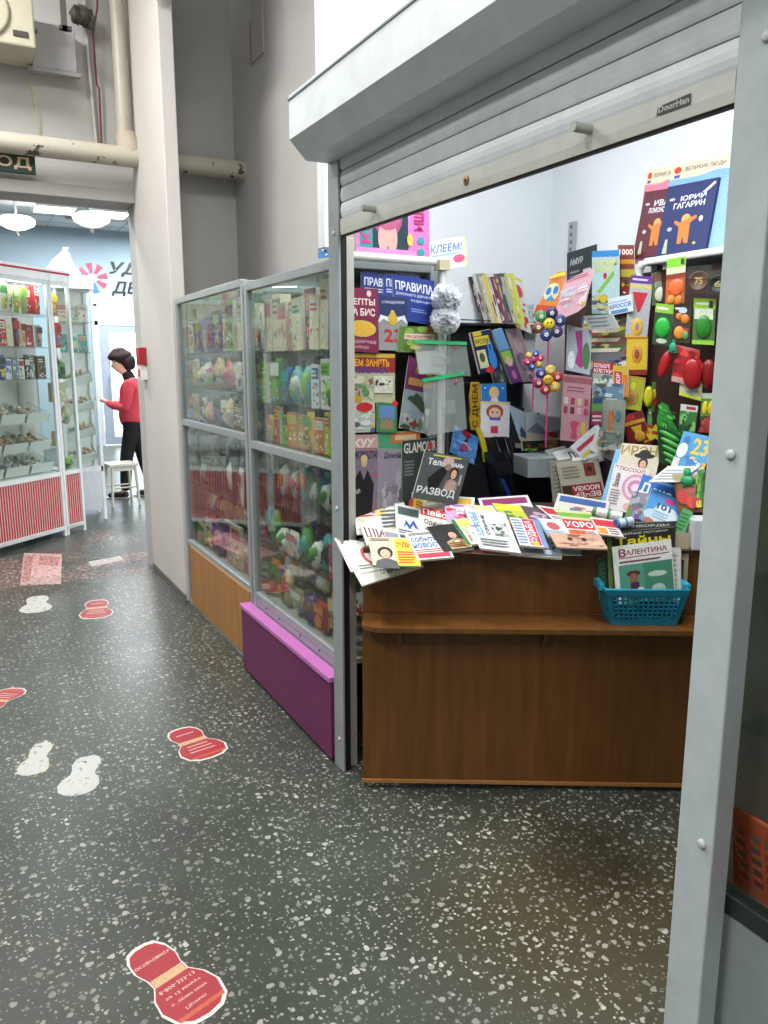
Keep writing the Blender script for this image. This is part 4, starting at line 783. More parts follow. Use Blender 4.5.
# pompoms
for i, (px, py, l) in enumerate(((446, 298, 'white ribbon pompom, upper of the pair on the corner post'), (445, 320, 'white ribbon pompom, lower of the pair on the corner post'))):
    c = at(px, py, (1.575, 2.43, 1.7), (0, -1, 0)); mb = MB(); rd = random.Random(i)
    mb.blob((0, 0, 0), .02, 'f2f4f8:.9', 3, .1)
    for k in range(150):
        d = Vector((rd.gauss(0, 1), rd.gauss(0, 1), rd.gauss(0, 1))).normalized(); a = d.cross(Vector((.3, .5, .8))).normalized(); b = d.cross(a)
        p = d * .02; s_ = rd.uniform(.010, .017); pts = []
        for q in range(7):
            an = 2 * pi * q / 6; pts.append(p + d * (rd.uniform(.026, .036) + .008 * sin(3 * an)) + (a * cos(an) + b * sin(an)) * s_)
        mb.add([p] + pts[:6], [(0, 1 + q, 1 + (q + 1) % 6) for q in range(6)], 'tulle')
    t = tag(mb.build('pompom', loc=c), l, 'decoration')

# doll box and booklet on top
DB = ((1.4, 2.56, 1.95), (0, -1, 0))
o, W, H = card('doll_box', 'pink doll box with a clear window on top of the showcase end', 'toy box', DB, (355, 190, 429, 196, 356, 255), 'd878b8', [('r', .05, .14, .7, 1, '1f3a44'), ('r', .05, .14, .22, .9, '3a9a98'), ('o', .42, .62, .2, .3, 'a85078'), ('o', .36, .3, .07, .22, 'd8a8a0'), ('o', .48, .3, .07, .22, 'd8a8a0'), ('o', .42, .62, .16, .2, 'b85a80'), ('o', .42, .95, .12, .14, '2a2024'), ('v', .78, .45, .14, .5, 'ышки', 'b82068'), ('v', .07, .2, .12, .4, 'КИ', 'e03088'), ('r', 0, 0, .8, .13, 'e090c8'), ('o', .87, .3, .05, .06, '3a98a0'), ('o', .87, .12, .05, .06, '3a98a0'), ('o', .72, .3, .04, .1, 'e0c04a')], th=.1)
card('booklet', 'white booklet with blue handwritten title КЛЕЕМ behind the doll box', 'booklet', ((1.6, 2.57, 1.9), (0, -1, .1)), (427, 242, 465, 236, 430, 272), 'dfe6e8', [('i', .05, .58, .85, .26, 'КЛЕЕМ!', '4a6ac0'), ('o', .78, .3, .16, .14, 'd85a80'), ('o', .3, .2, .2, .14, '9ac4b0'), ('l', .1, .45, .8, .08, 1, '6ab0c8'), ('r', .94, 0, 1, 1, 'd8cc9a')], th=.008)

# ------------------------------------------------------------ rack on the kiosk back wall
BK = lambda y: ((2.3, y, 1.6), (0, -1, 0))
t = thing('wall_rack', 'dark wire magazine rack on the kiosk back wall', 'rack', (2.35, 3.05, 0))
MB().box((-.33, -.0, 1.68), (.22, .09, 1.69), '2a2a2c').build('shelf', t); MB().box((-.33, 0, 1.41), (.12, .09, 1.42), '222224').build('shelf', t)
MB().box((-.33, .075, .9), (.12, .085, 1.69), '1c1c20').build('back_panel', t)
for x in (-.33, .1, .21): MB().tube([(x, .06, .85), (x, .06, 1.7)], .006, '4a4a4c', 8).build('upright', t)
MB().box((.2, -.01, 1.675), (.24, .05, 1.70), 'b8b8b0').build('bracket', t)
MB().box((-.33, -.01, 1.70), (.22, .0, 1.705), '3a3a3c').build('front_wire', t)
cs = [('black', '20262a', 'grey blue'), ('white', 'c4c6c0', 'white'), ('grey', '8a8c88', 'grey'), ('pale', 'c4bfae', 'cream'), ('yellow', 'd0c048', 'yellow'), ('white2', 'c8cac8', 'silver white'), ('plum', '6a3048', 'plum'), ('plum2', '7a4a60', 'mauve'), ('dark', '3a4a40', 'dark green'), ('grey2', '9a9ca0', 'light grey'), ('lime', 'b8c04a', 'lime yellow')]
for i, (a_, c, nm) in enumerate(cs):
    x0 = 468 + i * 3.6; top = 274 + (3 if i % 3 == 0 else 0)
    q = (x0, top, x0 + 9, top - 1, x0 + 13, 323, x0 + 21, 323)
    card('magazine', f'{nm} magazine leaning in the top rack row, {ORD[i]} from the left', 'magazine', ((2.2, 3.05 - .004 * i, 1.8), (-.75, -.62, 0)), q, c, [('m', .1, .05, .8, .9, 200 + i, [c, 'c8c4bc', '6a3a50', '9a9a90', 'b8a86a'])], th=.006, group='magazines leaning in the top rack row')
card('magazine', 'bright yellow and pink children magazine at the right end of the rack', 'magazine', BK(3.0), (506, 273, 522, 280, 516, 327), 'd4cc4a', [('r', .3, 0, 1, .95, 'd8d8d0'), ('o', .65, .75, .22, .12, 'c84a68'), ('m', .2, .05, .7, .5, 221, ['c83a4a', '8ab04a', 'e8e0c0', 'd8c040'])], th=.004)
card('greeting_card', 'tiny pale blue card on the rack beside the clown magazine', 'card', BK(3.02), (526, 305, 534, 304, 526, 323), 'a8c0c8', [('m', 0, 0, 1, 1, 222, ['c8d4d8', '6a9098', 'e0e4e4'])], th=.003)
PK = 'hanging packs and toys on the left rack'
def hang(name, label, cat, y, q, base, pr, **k): return card(name, label, cat, BK(y), q, base, pr, group=PK, **k)
hang('colouring_set', 'navy colouring set with yellow label and blue rabbit', 'toy set', 2.97, (470, 333, 491, 329, 480, 374), '1c2748', [('r', .1, .66, .8, .88, 'd8c83a'), ('t', .14, .7, .62, .12, 'РИСУЕМ', '1f2a4a'), ('r', .1, .9, .5, 1, 'd8b83a'), ('r', .08, .12, .5, .56, 'd8d0a8'), ('o', .28, .38, .12, .12, '4a5a2a'), ('o', .74, .3, .18, .24, '3a80d0'), ('o', .66, .58, .05, .14, '3a80d0'), ('o', .82, .58, .05, .14, '3a80d0'), ('o', .5, .06, .2, .08, 'c8303a')], th=.012)
hang('doll_pack', 'purple and green doll pack leaning under the rack shelf', 'toy', 2.99, (492, 331, 502, 328, 512, 384), '3a4a7a', [('r', 0, .62, 1, 1, '6a9ac8'), ('r', .05, .38, .95, .6, '8ac04a'), ('o', .5, .4, .28, .1, 'd8b0a0'), ('r', .1, 0, .9, .32, '7a3a80'), ('o', .5, .15, .2, .08, 'd07aa8')], th=.015)
hang('doll_pack', 'greyish pink doll pack leaning right of the purple and green one', 'toy', 3.0, (506, 329, 520, 328, 523, 382), 'a08a94', [('o', .5, .7, .3, .15, 'b8a0a4'), ('m', .1, .05, .8, .5, 230, ['8a6a80', 'c0a8b0', '6a5a68'])], th=.012)
hang('balloon_pack', 'dark hanging toy card between the navy set and doll packs', 'toy', 3.02, (486, 345, 500, 343, 494, 385), '4a5550', [('m', .05, .05, .9, .9, 231, ['6a7a74', '2a3434', '8a9490', '3a4a6a'])], th=.006)
hang('princess_card', 'blue card with a blonde princess hanging over the girl card', 'card', 2.98, (481, 384, 506, 383, 482, 404), '2f78c0', [('o', .5, .55, .2, .3, 'e0c860'), ('o', .5, .5, .13, .2, 'e4b8a0'), ('g', [(.3, 0), (.7, 0), (.6, .3), (.4, .3)], 'e8d8e4'), ('o', .15, .8, .04, .04, 'e0ecf8'), ('o', .85, .75, .04, .04, 'e0ecf8')])
hang('girl_card', 'white gift card with a red-haired cartoon girl', 'card', 2.95, (481, 401, 510, 402, 480, 437), 'e8e2ea', [('o', .48, .72, .3, .2, 'a85a30'), ('o', .48, .68, .2, .15, 'eac4ac'), ('r', .3, .48, .68, .56, '6a5ac0'), ('o', .4, .7, .03, .03, '2a2a30'), ('o', .56, .7, .03, .03, '2a2a30'), ('r', .35, .12, .6, .32, 'd03a5a'), ('r', 0, .95, 1, 1, 'd8d88a')])
hang('witch_card', 'blue starry card with a small witch figure, tilted', 'card', 2.93, (455, 425, 479, 438, 450, 452), '3f80c4', [('g', [(.3, .15), (.7, .15), (.5, .75)], '6a3a8a'), ('o', .5, .55, .1, .1, 'e0b8a4'), ('g', [(.38, .62), (.62, .62), (.52, .95)], '2a2040'), ('m', 0, 0, 1, 1, 240, ['6aa0d8', '5a94d0', '8ab8e4']), ('o', .5, .4, .16, .14, 'a84a80'), ('o', .48, .9, .2, .1, 'a02028')])
hang('banner_toy', 'yellow and black zigzag lettered toy sword hanging vertically', 'toy', 2.94, (470, 382, 481, 382, 470, 430), 'b8901f', [('v', .2, .05, .6, .9, 'С ДНЕМ', '2a2010')], th=.01, outline=[(.15, 0), (.85, 0), (1, .2), (.85, .45), (1, .7), (.85, 1), (.2, 1), (.0, .7), (.1, .4), (0, .2)])
hang('party_blower', 'yellow curved tube below the zigzag toy sword', 'toy', 2.93, (475, 428, 485, 428, 481, 462), 'c8b42a', [], th=.012, outline=[(.3, 0), (.8, 0), (.85, .4), (.75, .8), (.5, 1), (.05, 1), (.25, .7), (.38, .3)])
hang('black_bag', 'shiny black plastic bag hanging under the girl card', 'bag', 2.96, (482, 434, 512, 434, 486, 468), '17181c:.15', [('g', [(.3, .9), (.5, .1), (.42, .5)], '9aa4b0:.1'), ('g', [(.6, .95), (.75, .3), (.66, .6)], 'b8c0c8:.1')], puff=.03)
hang('black_bag', 'dark shiny bag right of the first black bag, behind the picture calendars', 'bag', 2.99, (503, 405, 524, 408, 508, 452), '23262c:.15', [('g', [(.2, .9), (.5, .4), (.3, .5)], '8a94a0:.1'), ('r', .2, .12, .9, .22, '8a8c88')], puff=.03)
hang('calendar', 'blue and white landscape calendar, left of the pair', 'calendar', 2.96, (508, 404, 530, 415, 520, 440), 'b4c4d4', [('g', [(0, 0), (.3, .5), (.5, .3), (.7, .7), (1, .2), (1, 0)], '3a5070'), ('r', 0, .0, 1, .14, 'c8b8a4')])
hang('calendar', 'pale landscape calendar with a red boat, right of the pair', 'calendar', 2.94, (525, 412, 560, 418, 527, 440), 'c4cdd4', [('g', [(0, .3), (.3, .7), (.6, .4), (1, .6), (1, .25), (0, .2)], '7a8ea0'), ('r', 0, 0, 1, .3, 'd0c0ac'), ('o', .75, .35, .15, .1, 'c8382a')])
hang('small_toys', 'strip of tiny dark and green toys under the calendars', 'toys', 2.93, (522, 441, 560, 440, 523, 451), '1d2018', [('m', 0, 0, 1, 1, 245, ['2a2a24', '6aa83a', '8a3a20', '3f5a20', 'c8b04a'])], th=.01)

# magazines side stack in the dark gap: grey box, newspapers
tag(MB().box((-.09, -.12, -.09), (.09, .1, 0), 'a4abb0:.4').build('grey_box', mw=Matrix.Translation(at(537, 455, (0, 2.85, 0), (0, 1, 0))) @ Matrix.Rotation(-.3, 4, 'Z'), bevel=.004), 'grey white cardboard box under the calendars', 'box')
t = thing('dark_backing', 'black cupboard-shaped box added for the darkness behind the counter', 'filler', (2.35, 2.95, 0))  # black block put in to make the space behind the counter dark
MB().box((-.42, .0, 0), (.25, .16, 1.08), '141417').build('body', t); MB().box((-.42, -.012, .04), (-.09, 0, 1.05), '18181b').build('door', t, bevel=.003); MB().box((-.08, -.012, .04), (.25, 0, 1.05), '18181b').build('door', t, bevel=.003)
hang('black_bag', 'black bag with a painted blue sheen hanging behind the counter', 'bag', 2.92, (484, 452, 508, 452, 494, 503), '14161f:.2', [('g', [(.3, .5), (.5, .1), (.62, .16), (.45, .5)], '1f3f8a:.25')], puff=.03)  # blue streak is a sheen painted into the bag's colour
RW = lambda x, nz=0: ((x, 2.3, 1.4), (-1, 0, nz))
def rw(name, label, cat, x, q, base, pr, g=None, nz=0, **k): return card(name, label, cat, RW(x, nz), q, base, pr, group=g, **k)
VW = ((2.42, 2.55, 1.3), (-.55, -.83, 0))   # plane turned to the viewer
def vw(name, label, cat, d, q, base, pr, **k): return card(name, label, cat, (Vector(VW[0]) + Vector((-.55, -.83, 0)) * d, VW[1]), par(q), base, pr, **k)
vw('newspaper', 'grey newspaper hung upside down with a red title box', 'newspaper', .12, (556, 463, 598, 458, 565, 506), 'b4ad9c', [('r', .2, .12, .95, .46, 'a02a38'), ('r', .02, .1, .24, .46, '4a3428'), ('T', .28, .30, .62, .12, 'МОСКВА', 'ece0dc'), ('T', .28, .15, .62, .12, 'ВЕЧЕР', 'ece0dc'), ('r', .62, .62, .88, .92, '7a3a30'), ('o', .75, .78, .06, .06, '3a2420'), ('l', .1, .6, .45, .3, 4, '8a8478')])
vw('newspaper', 'pale newspaper fold hanging behind the upside-down one', 'newspaper', .1, (549, 462, 572, 458, 553, 503), '94907f', [('l', .1, .1, .8, .8, 8, '7a7668')])
card('newspaper', 'white newspaper with big black letters lying over the rack edge', 'newspaper', ((2.4, 2.55, 1.1), (-.5, -.6, .6)), (552, 452, 596, 441, 566, 470), 'c8ccca', [('t', .25, .45, .6, .35, 'ЛЕНТ', '26282a'), ('l', .1, .1, .8, .2, 2, '8a8c8c')], th=.004)
card('newspaper', 'grey newspaper sheets spread beside the cardboard box', 'newspaper', ((2.45, 2.7, 1.08), (-.4, -.6, .7)), (545, 450, 592, 440, 556, 464), '9aa0a0', [('l', .1, .1, .8, .8, 5, '6f7474')], th=.006)
vw('postcard', 'white children postcard with teddy bears and blue writing', 'postcard', .14, (598, 424, 622, 436, 590, 450), 'dad8d8', [('l', .2, .75, .6, .12, 1, '5060b0'), ('o', .35, .4, .2, .2, 'd8a878'), ('o', .6, .55, .14, .12, 'c89080'), ('o', .55, .22, .2, .1, 'e0c0b0')])
vw('brochure', 'open brochure with red diagonal lettering left of the teddy postcard', 'brochure', .13, (570, 447, 597, 424, 584, 461), 'ccd0d4', [('r', .08, .5, .92, .72, 'b03a48'), ('r', .05, .1, .6, .3, 'c8bc4a'), ('m', .4, .05, .55, .3, 250, ['6a4a5a', 'c09a9a', 'e0d8d4'])])
vw('poster', 'pink picture poster of clothes and pots hanging on the rack', 'poster', .05, (564, 374, 592, 377, 560, 440), 'b98a94', [('r', 0, .88, 1, .97, '9a5a64'), ('l', .15, .74, .7, .1, 2, '8a5a64')] + [('r', .06 + .24 * i, .56, .2 + .24 * i, .66, ['d8c0b8', '9a3a50', 'c8b890', 'a84a5a'][i]) for i in range(4)] + [('r', .06 + .24 * i, .42, .2 + .24 * i, .52, ['8a3a54', '6a2a40', 'd0a4b0', 'b04a60'][i]) for i in range(4)] + [('g', [(.35, .05), (.6, .05), (.55, .2), (.65, .3), (.45, .32), (.3, .28), (.4, .18)], 'c0486a'), ('o', .8, .2, .1, .1, 'c8b04a')])
vw('wall_strip', 'white wall panel edge behind the pinwheels', 'panel', -.14, (536, 330, 565, 334, 534, 412), 'b4b6ba', [], th=.01)
vw('doll_pack', 'clear pack with magenta doll above the pink poster', 'toy', .06, (568, 325, 592, 330, 566, 370), 'a8b0bc', [('g', [(.3, .9), (.6, .95), (.65, .5), (.9, .3), (.6, .1), (.35, .2), (.45, .5)], 'a83a80'), ('o', .8, .4, .16, .3, '4a7a4a'), ('o', .2, .25, .15, .2, 'dde4ea')], th=.015)
# pinwheels
def pinwheel(label, c, r, cols, stem, d=.16):
    p0 = Vector(VW[0]) + Vector((-.55, -.83, 0)) * d; n_ = Vector((-.55, -.83, 0)).normalized(); u_ = Vector((n_.y * -1, n_.x, 0)); u_ = Vector((0, 0, 1)).cross(n_)
    p = at(c[0], c[1], p0, n_); t = thing('pinwheel', label, 'toy', mw=Matrix(((u_.x, 0, n_.x, p.x), (u_.y, 0, n_.y, p.y), (0, 1, 0, p.z), (0, 0, 0, 1))))
    mb = MB().dome(0, 0, r * .4, r * .4, .01, .006, cols[0]); ce = mb.build('centre', t); mb = MB(); mb.disc(-r * .12, r * .08, r * .05, r * .08, .0165, '1a1a1a', 8); mb.disc(r * .12, r * .08, r * .05, r * .08, .0165, '1a1a1a', 8); mb.build('smiling_face', ce)
    for k in range(6):
        a = 2 * pi * k / 6 + .3; m_ = MB(); cc = cols[1 + k % (len(cols) - 1)]
        m_.dome(r * .78 * cos(a), r * .78 * sin(a), r * .42, r * .42, .008, 0, cc)
        for j in range(5): m_.disc(r * .75 * cos(a) + r * .10 * cos(j * 1.257), r * .75 * sin(a) + r * .10 * sin(j * 1.257), r * .06, r * .06, .0095, 'e8e4d8', 8)
        m_.build('petal', t)
    MB().tube([(0, 0, -.006), (r * .05, -stem, -.006)], .0035, 'c0307a', 8).build('stick', t)
pinwheel('flower pinwheel with yellow smiling centre and blue petals, topmost', (549, 324), .058, ['d8c02a', '2a3a78', '3a2a5a', '3f8a4a', '7a4a2a'], .3)
pinwheel('gold and red flower pinwheel below the smiling one', (548, 380), .052, ['c8a02a', 'a8242c', 'c8a83a', '2a3a80', '8a2a4a'], .28, .17)
pinwheel('small blue and magenta pinwheel left of the other two', (534, 360), .035, ['b82a70', 'b8306a', '3a5aa8', 'c8a83a'], .2, .14)

# ------------------------------------------------------------ rack and shelf on the kiosk side wall
t = thing('side_rack', 'white topped rack with dark backing along the kiosk side wall', 'rack', (2.40, 1.6, 0))
MB().box((.04, -.76, .9), (.06, 1.2, 1.86), '33201c').build('back_panel', t)
MB().tube([(-.0, .73, 1.80), (-.0, .73, 1.87), (-.0, .70, 1.895), (-.0, -.76, 1.895)], .014, 'dce0de:.35', 12).build('tube_rail', t)
MB().box((0, -.76, 1.885), (.22, .74, 1.90), 'dce0de:.4').build('shelf', t)
for y in (-.72, .1, .7): MB().box((.06, y, 0), (.09, y + .03, 1.885), '8a8c8a').build('upright', t)
MB().box((.0, -.76, .86), (.22, 1.2, .88), '5a4030').build('lower_shelf', t)
t = thing('wall_bracket_strip', 'grey slotted metal strip on the white kiosk wall', 'bracket', (2.61, 2.97, 1.6)); mb = MB().box((-.008, -.02, 0), (.008, .02, .56), 'a0a4a6:.4')
for i in range(16): mb.box((-.0095, -.006, .02 + i * .034), (-.008, .006, .035 + i * .034), '55585a')
mb.build('strip', t)
BKS = 'picture books on the white shelf'
def bk(lab, off, qc, qb, pc, mid, bc, title, sub, fig):
    o, W, H = card('book_folder', lab, 'book', ((2.40 - off, 2.3, 1.4), (-1, 0, .12)), qc, pc, [('r', 0, .84, 1, 1, 'e4cbb0'), ('g', [(0, .84), (.3, .82), (.6, .87), (1, .85), (1, .78), (0, .72)], mid), ('t', .20, .90, .52, .05, title, '55606a'), ('o', .1, .93, .05, .035, 'c04030'), ('r', .06, .85, .14, .88, '2a60a8')], th=.006, group=BKS)
    card_mw, W2, H2 = frame_of(((2.40 - off - .012, 2.3, 1.4), (-1, 0, .12)), qb)
    mb = MB().box((-W2 / 2, 0, -.012), (W2 / 2, H2, 0), bc); prints(mb, W2, H2, [('t', .32, .76, .5, .09, sub[0], 'e4e4ec'), ('t', .2, .66, .62, .08, sub[1], 'e4e4ec'), ('o', .5, .5, .09, .07, 'd8a060'), ('g', [(.4, .16), (.48, .16), (.5, .26), (.54, .16), (.62, .16), (.6, .44), (.72, .5), (.7, .54), (.4, .46), (.28, .5), (.27, .46), (.38, .4)], fig), ('o', .8, .48, .04, .04, 'c8c8d0'), ('o', .15, .8, .06, .02, 'b8c0d0'), ('g', [(.12, .04), (.22, .04), (.2, .24), (.15, .24)], 'b8c0a0'), ('o', .75, .15, .03, .02, 'd8c83a'), ('o', .2, .38, .05, .03, 'b8b8c8'), ('g', [(.75, .84), (.95, .96), (.98, .93), (.8, .82)], 'd8d8c8')])
    b_ = mb.build('book', mw=card_mw); m = b_.matrix_world.copy(); b_.parent = o; b_.matrix_parent_inverse = o.matrix_world.inverted(); 
bk('maroon picture book on a pink folder, left on the white shelf', 0, (647, 170, 690, 163, 634, 264), (645, 192, 684, 186, 637, 257), 'd890a0', 'd07a90', '5a1f2c', 'ВЕЛИКИЕ ЛЮДИ', ('ИВАН', 'ЛОМОНОСОВ'), 'c87a3a')
bk('navy picture book with an astronaut on a light blue folder', .02, (672, 165, 752, 150, 657, 262), (668, 187, 719, 177, 659, 257), '88b0d0', '7aa8cc', '1a2a60', 'ВЕЛИКИЕ ЛЮДИ', ('ЮРИЙ', 'ГАГАРИН'), 'd07a30')
SG = 'magazines on the side rack'
rw('booklet', 'black booklet standing highest left on the side rack', 'booklet', 2.42, (567, 253, 597, 244, 567, 300), '1a2428', [('t', .1, .7, .45, .14, 'АМУР', 'a8b4b4'), ('r', .55, .3, .8, .55, 'b8c0c0'), ('l', .1, .4, .35, .2, 2, '6a7474')], SG)
rw('magazine', 'blue topped white magazine with yellow title and green pencil', 'magazine', 2.39, (592, 251, 619, 250, 592, 314), 'a8c4c8', [('r', 0, .9, 1, 1, '2a80c0'), ('t', .08, .76, .84, .1, 'БОЛЬШАЯ', 'c8c43a'), ('t', .08, .66, .8, .08, 'ПЕРЕМЕНА', 'c8cc6a'), ('o', .5, .6, .07, .05, 'b8283a'), ('g', [(.2, .35), (.3, .33), (.85, .62), (.8, .68)], '7ab83a'), ('m', .0, .0, 1, .3, 260, ['6a8a8a', 'c0b87a', '8aa0a0', '4a5a5a']), ('o', .45, .24, .14, .07, 'c8b02a')], SG)
rw('magazine', 'magazine stack headed 1000 beside the shelf corner', 'magazine', 2.42, (618, 245, 634, 245, 619, 300), '7a3a34', [('t', .08, .82, .85, .11, '1000', 'e8dcd8'), ('r', 0, .66, 1, .74, 'c8902a'), ('r', 0, .42, 1, .56, 'a8a03a'), ('m', 0, 0, 1, .4, 261, ['8a2a2a', 'c8b83a', '3a4a3a', 'd8c8a8'])], SG)
rw('newspaper', 'white crossword paper with blue title beside the gold medal pack', 'newspaper', 2.36, (608, 299, 632, 294, 609, 316), 'd0dce4', [('t', .05, .68, .75, .12, 'КЛАССНЫЙ', '3a60a8'), ('t', .05, .35, .9, .26, 'КРОССВ', '2f58a8'), ('r', .1, .05, .8, .25, '5a88b8')], SG)
for j, (y0, y1, sd) in enumerate(((318, 327, 3), (327, 336, 4), (336, 346, 5), (346, 358, 6))):
    rw('magazine', 'multicoloured puzzle magazine in the side rack column, ' + ORD[j] + ' from the top', 'magazine', 2.40 - .008 * j, (582 + j * 1, y0, 628, y0 - 1, 583, y1 + 30), ['8a8068', '6a7448', '7a5444', '6a6a70'][j], [('m', 0, .2, 1, .8, 270 + sd, ['c8b84a', '3a5a80', 'a83a30', '4a6a3a', 'c8c4b8', '2a2a2a']), ('l', .05, .8, .9, .18, 1, 'd8d0b8')], 'puzzle magazines in the side rack column')
rw('magazine', 'crossword magazine with red heading БОЛЬШИЕ КЛЕТКИ', 'magazine', 2.36, (593, 361, 616, 363, 592, 400), '9aa4a0', [('r', 0, .7, 1, 1, 'a82a34'), ('t', .06, .85, .7, .11, 'БОЛЬШИЕ', 'ece4e4'), ('t', .06, .72, .8, .1, 'КЛЕТКИ', 'ece4e4'), ('m', 0, 0, 1, .68, 280, ['c8d0cc', '5a7a8a', '7a9a5a', 'c8b84a'])], SG)
rw('magazine', 'yellow and pink puzzle magazine right of the red heading one', 'magazine', 2.35, (613, 365, 628, 366, 613, 396), 'c8b03a', [('r', .1, .1, .6, .8, 'b82a5a'), ('v', .2, .15, .3, .6, 'ЮМОР', 'f0e0e0'), ('r', .65, 0, 1, .7, 'd07a30')], SG)
rw('magazine', 'blue grey puzzle magazine in the lower side rack', 'magazine', 2.345, (594, 383, 624, 384, 592, 410), '6a88a0', [('m', 0, 0, 1, 1, 281, ['8aa4b8', '4a6480', 'c0ccd4', '5a5a50']), ('l', .2, .3, .7, .2, 1, 'd0d8dc')], SG)
rw('magazine', 'green and maroon puzzle magazine at the bottom of the side rack', 'magazine', 2.33, (592, 398, 606, 398, 591, 425), '5a8a4a', [('r', 0, 0, 1, .5, '8a3050'), ('r', .1, .8, .9, 1, '2a4a70'), ('l', .1, .1, .7, .3, 2, 'd8c0c8')], SG)
rw('toy_pack', 'grey packet with an orange rabbit at the bottom of the side rack', 'toy', 2.32, (603, 399, 626, 400, 600, 450), '7a847c', [('g', [(.4, .4), (.6, .4), (.65, .65), (.55, .85), (.5, .68), (.42, .85), (.36, .65)], 'b8642a'), ('m', 0, 0, 1, .4, 283, ['8a8f80', 'a0a498', '6a7068']), ('o', .8, .7, .1, .1, '4a7a90')], SG, puff=.012)
rw('newspaper', 'curled grey newspaper lying over the side rack under the clown magazine', 'newspaper', 2.33, (583, 316, 612, 314, 590, 330), '9ea6a4', [('l', .1, .1, .8, .8, 3, '6a7474')], SG)
# clown magazine: two leaves
vw('clown_magazine', 'open fan-shaped magazine with a clown face on its left leaf', 'magazine', .13, (547, 275, 567, 271, 533, 316, 555, 320), 'd8843a', [('o', .5, .58, .36, .2, 'd8d8b8'), ('o', .35, .6, .12, .09, '3a78b8'), ('o', .68, .62, .12, .09, '3a78b8'), ('g', [(.3, .38), (.75, .4), (.52, .52)], '3a90b8'), ('r', 0, .0, .95, .28, 'c84a34'), ('o', .5, .9, .3, .06, 'c8703a'), ('g', [(.1, .9), (.5, .98), (.9, 1), (.95, .92), (.4, .9)], 'd8d04a')], outline=[(.0, .0), (.5, -.03), (1, .02), (1, 1), (.5, 1.02), (.3, .9)])
vw('sticker_magazine', 'pink curved sticker magazine page beside the clown face', 'magazine', .15, (562, 279, 595, 267, 553, 319, 584, 311), 'd8a8b4', [('l', .15, .84, .8, .1, 2, 'a83a70'), ('m', .05, .1, .9, .6, 290, ['c8c4d0', 'd8b8c8', 'a8a0b8', 'e0d8e0', 'c890a0']), ('l', .6, .5, .35, .12, 2, 'f0ecf0'), ('o', .9, .2, .08, .05, 'c8b83a')], outline=[(.0, .02), (.4, -.04), (.8, .02), (1, .12), (1, 1), (.5, .96), (.1, .88)], th=.003)

MG = 'medal and seed packs hanging on the side rack'
def vg(name, label, q, base, pr, d=0., x=2.36, **k): return card(name, label, 'packet', ((x - d, 2.3, 1.4), (-.86, -.5, 0)), q, base, pr, group=MG, **k)
P1 = 2.36
def pk(name, label, cat, q, base, pr, d=0., **k): return card(name, label, cat, ((2.38, 2.38, 1.5), (-.8, -.6, 0)) if q[0] < 655 else ((2.34, 2.1, 1.5), (-.85, -.52, 0)), q, base, pr, off=d, group=MG, **k)
pk('medal_pack', 'tall grey award pack with purple header, red ribbon and gold medal', 'medal', (631, 275, 653, 277, 625, 337), 'a8aaae', [('r', 0, .88, 1, 1, '5a2a80'), ('l', .1, .91, .8, .06, 1, 'd8c8e0'), ('r', 0, .80, 1, .86, 'c8b86a'), ('g', [(.15, .74), (.85, .74), (.55, .42), (.45, .42)], 'b81f30'), ('d', .5, .18, .26, .15, .008, 'd0a830'), ('d', .5, .18, .13, .09, .010, '9a7a8a'), ('r', 0, 0, 1, .05, 'c8a83a')], .03, th=.008)
pk('medal_pack', 'yellow pack with a portrait medal under the grey award pack', 'medal', (627, 337, 648, 337, 626, 375), 'd0b02a', [('r', 0, 0, 1, .14, '8a2a20'), ('d', .5, .55, .26, .24, .006, 'c88a30'), ('d', .5, .55, .15, .16, .008, '8a4a30'), ('r', 0, .95, 1, 1, 'a86a2a')], .032, th=.008)
pk('medal_pack', 'pale yellow green pack with a bronze medal', 'medal', (625, 375, 646, 378, 620, 408), 'b8b83a', [('r', 0, .93, 1, 1, 'c8982a'), ('o', .45, .72, .12, .1, 'd8d83a'), ('d', .5, .36, .28, .24, .006, 'c09040'), ('d', .5, .36, .18, .16, .008, 'a0783a')], .034, th=.008)
pk('medal_pack', 'dark red pack with yellow sash and gold medal above the cream magazine', 'medal', (621, 416, 642, 410, 629, 445), '7a1a1c', [('r', .05, .78, .6, .95, 'b82a2a'), ('r', 0, .62, 1, .74, 'c8982a'), ('g', [(.3, .55), (.8, .55), (.7, .3), (.45, .25)], 'd0a82a'), ('d', .6, .18, .25, .18, .008, 'c8982a')], .036, th=.01)
pk('seed_packet', 'lime topped pack with a big orange pumpkin picture', 'packet', (667, 259, 686, 256, 665, 306), 'b85a24', [('r', 0, .8, 1, 1, '7ac02a'), ('r', .0, .66, 1, .8, 'c8d8b0'), ('r', 0, .56, 1, .66, '8a3020'), ('d', .55, .36, .42, .18, .01, 'd8642a'), ('d', .3, .12, .2, .1, .01, 'd88a3a'), ('d', .7, .08, .2, .1, .01, 'd07a2a'), ('r', .75, .84, .92, .96, '3a3a2a')], .03, th=.006)
pk('seed_packet', 'garlic packet with red letters ТЫКВЫ behind the pumpkin pack', 'packet', (651, 273, 668, 268, 652, 306), '5a6a4a', [('t', .1, .72, .8, .2, 'ТЫКВ', 'a82a24'), ('t', .2, .52, .7, .14, 'УЛЫБ', 'b8b0a0'), ('d', .5, .28, .3, .22, .01, 'c0c4b0')], .02, puff=.008)
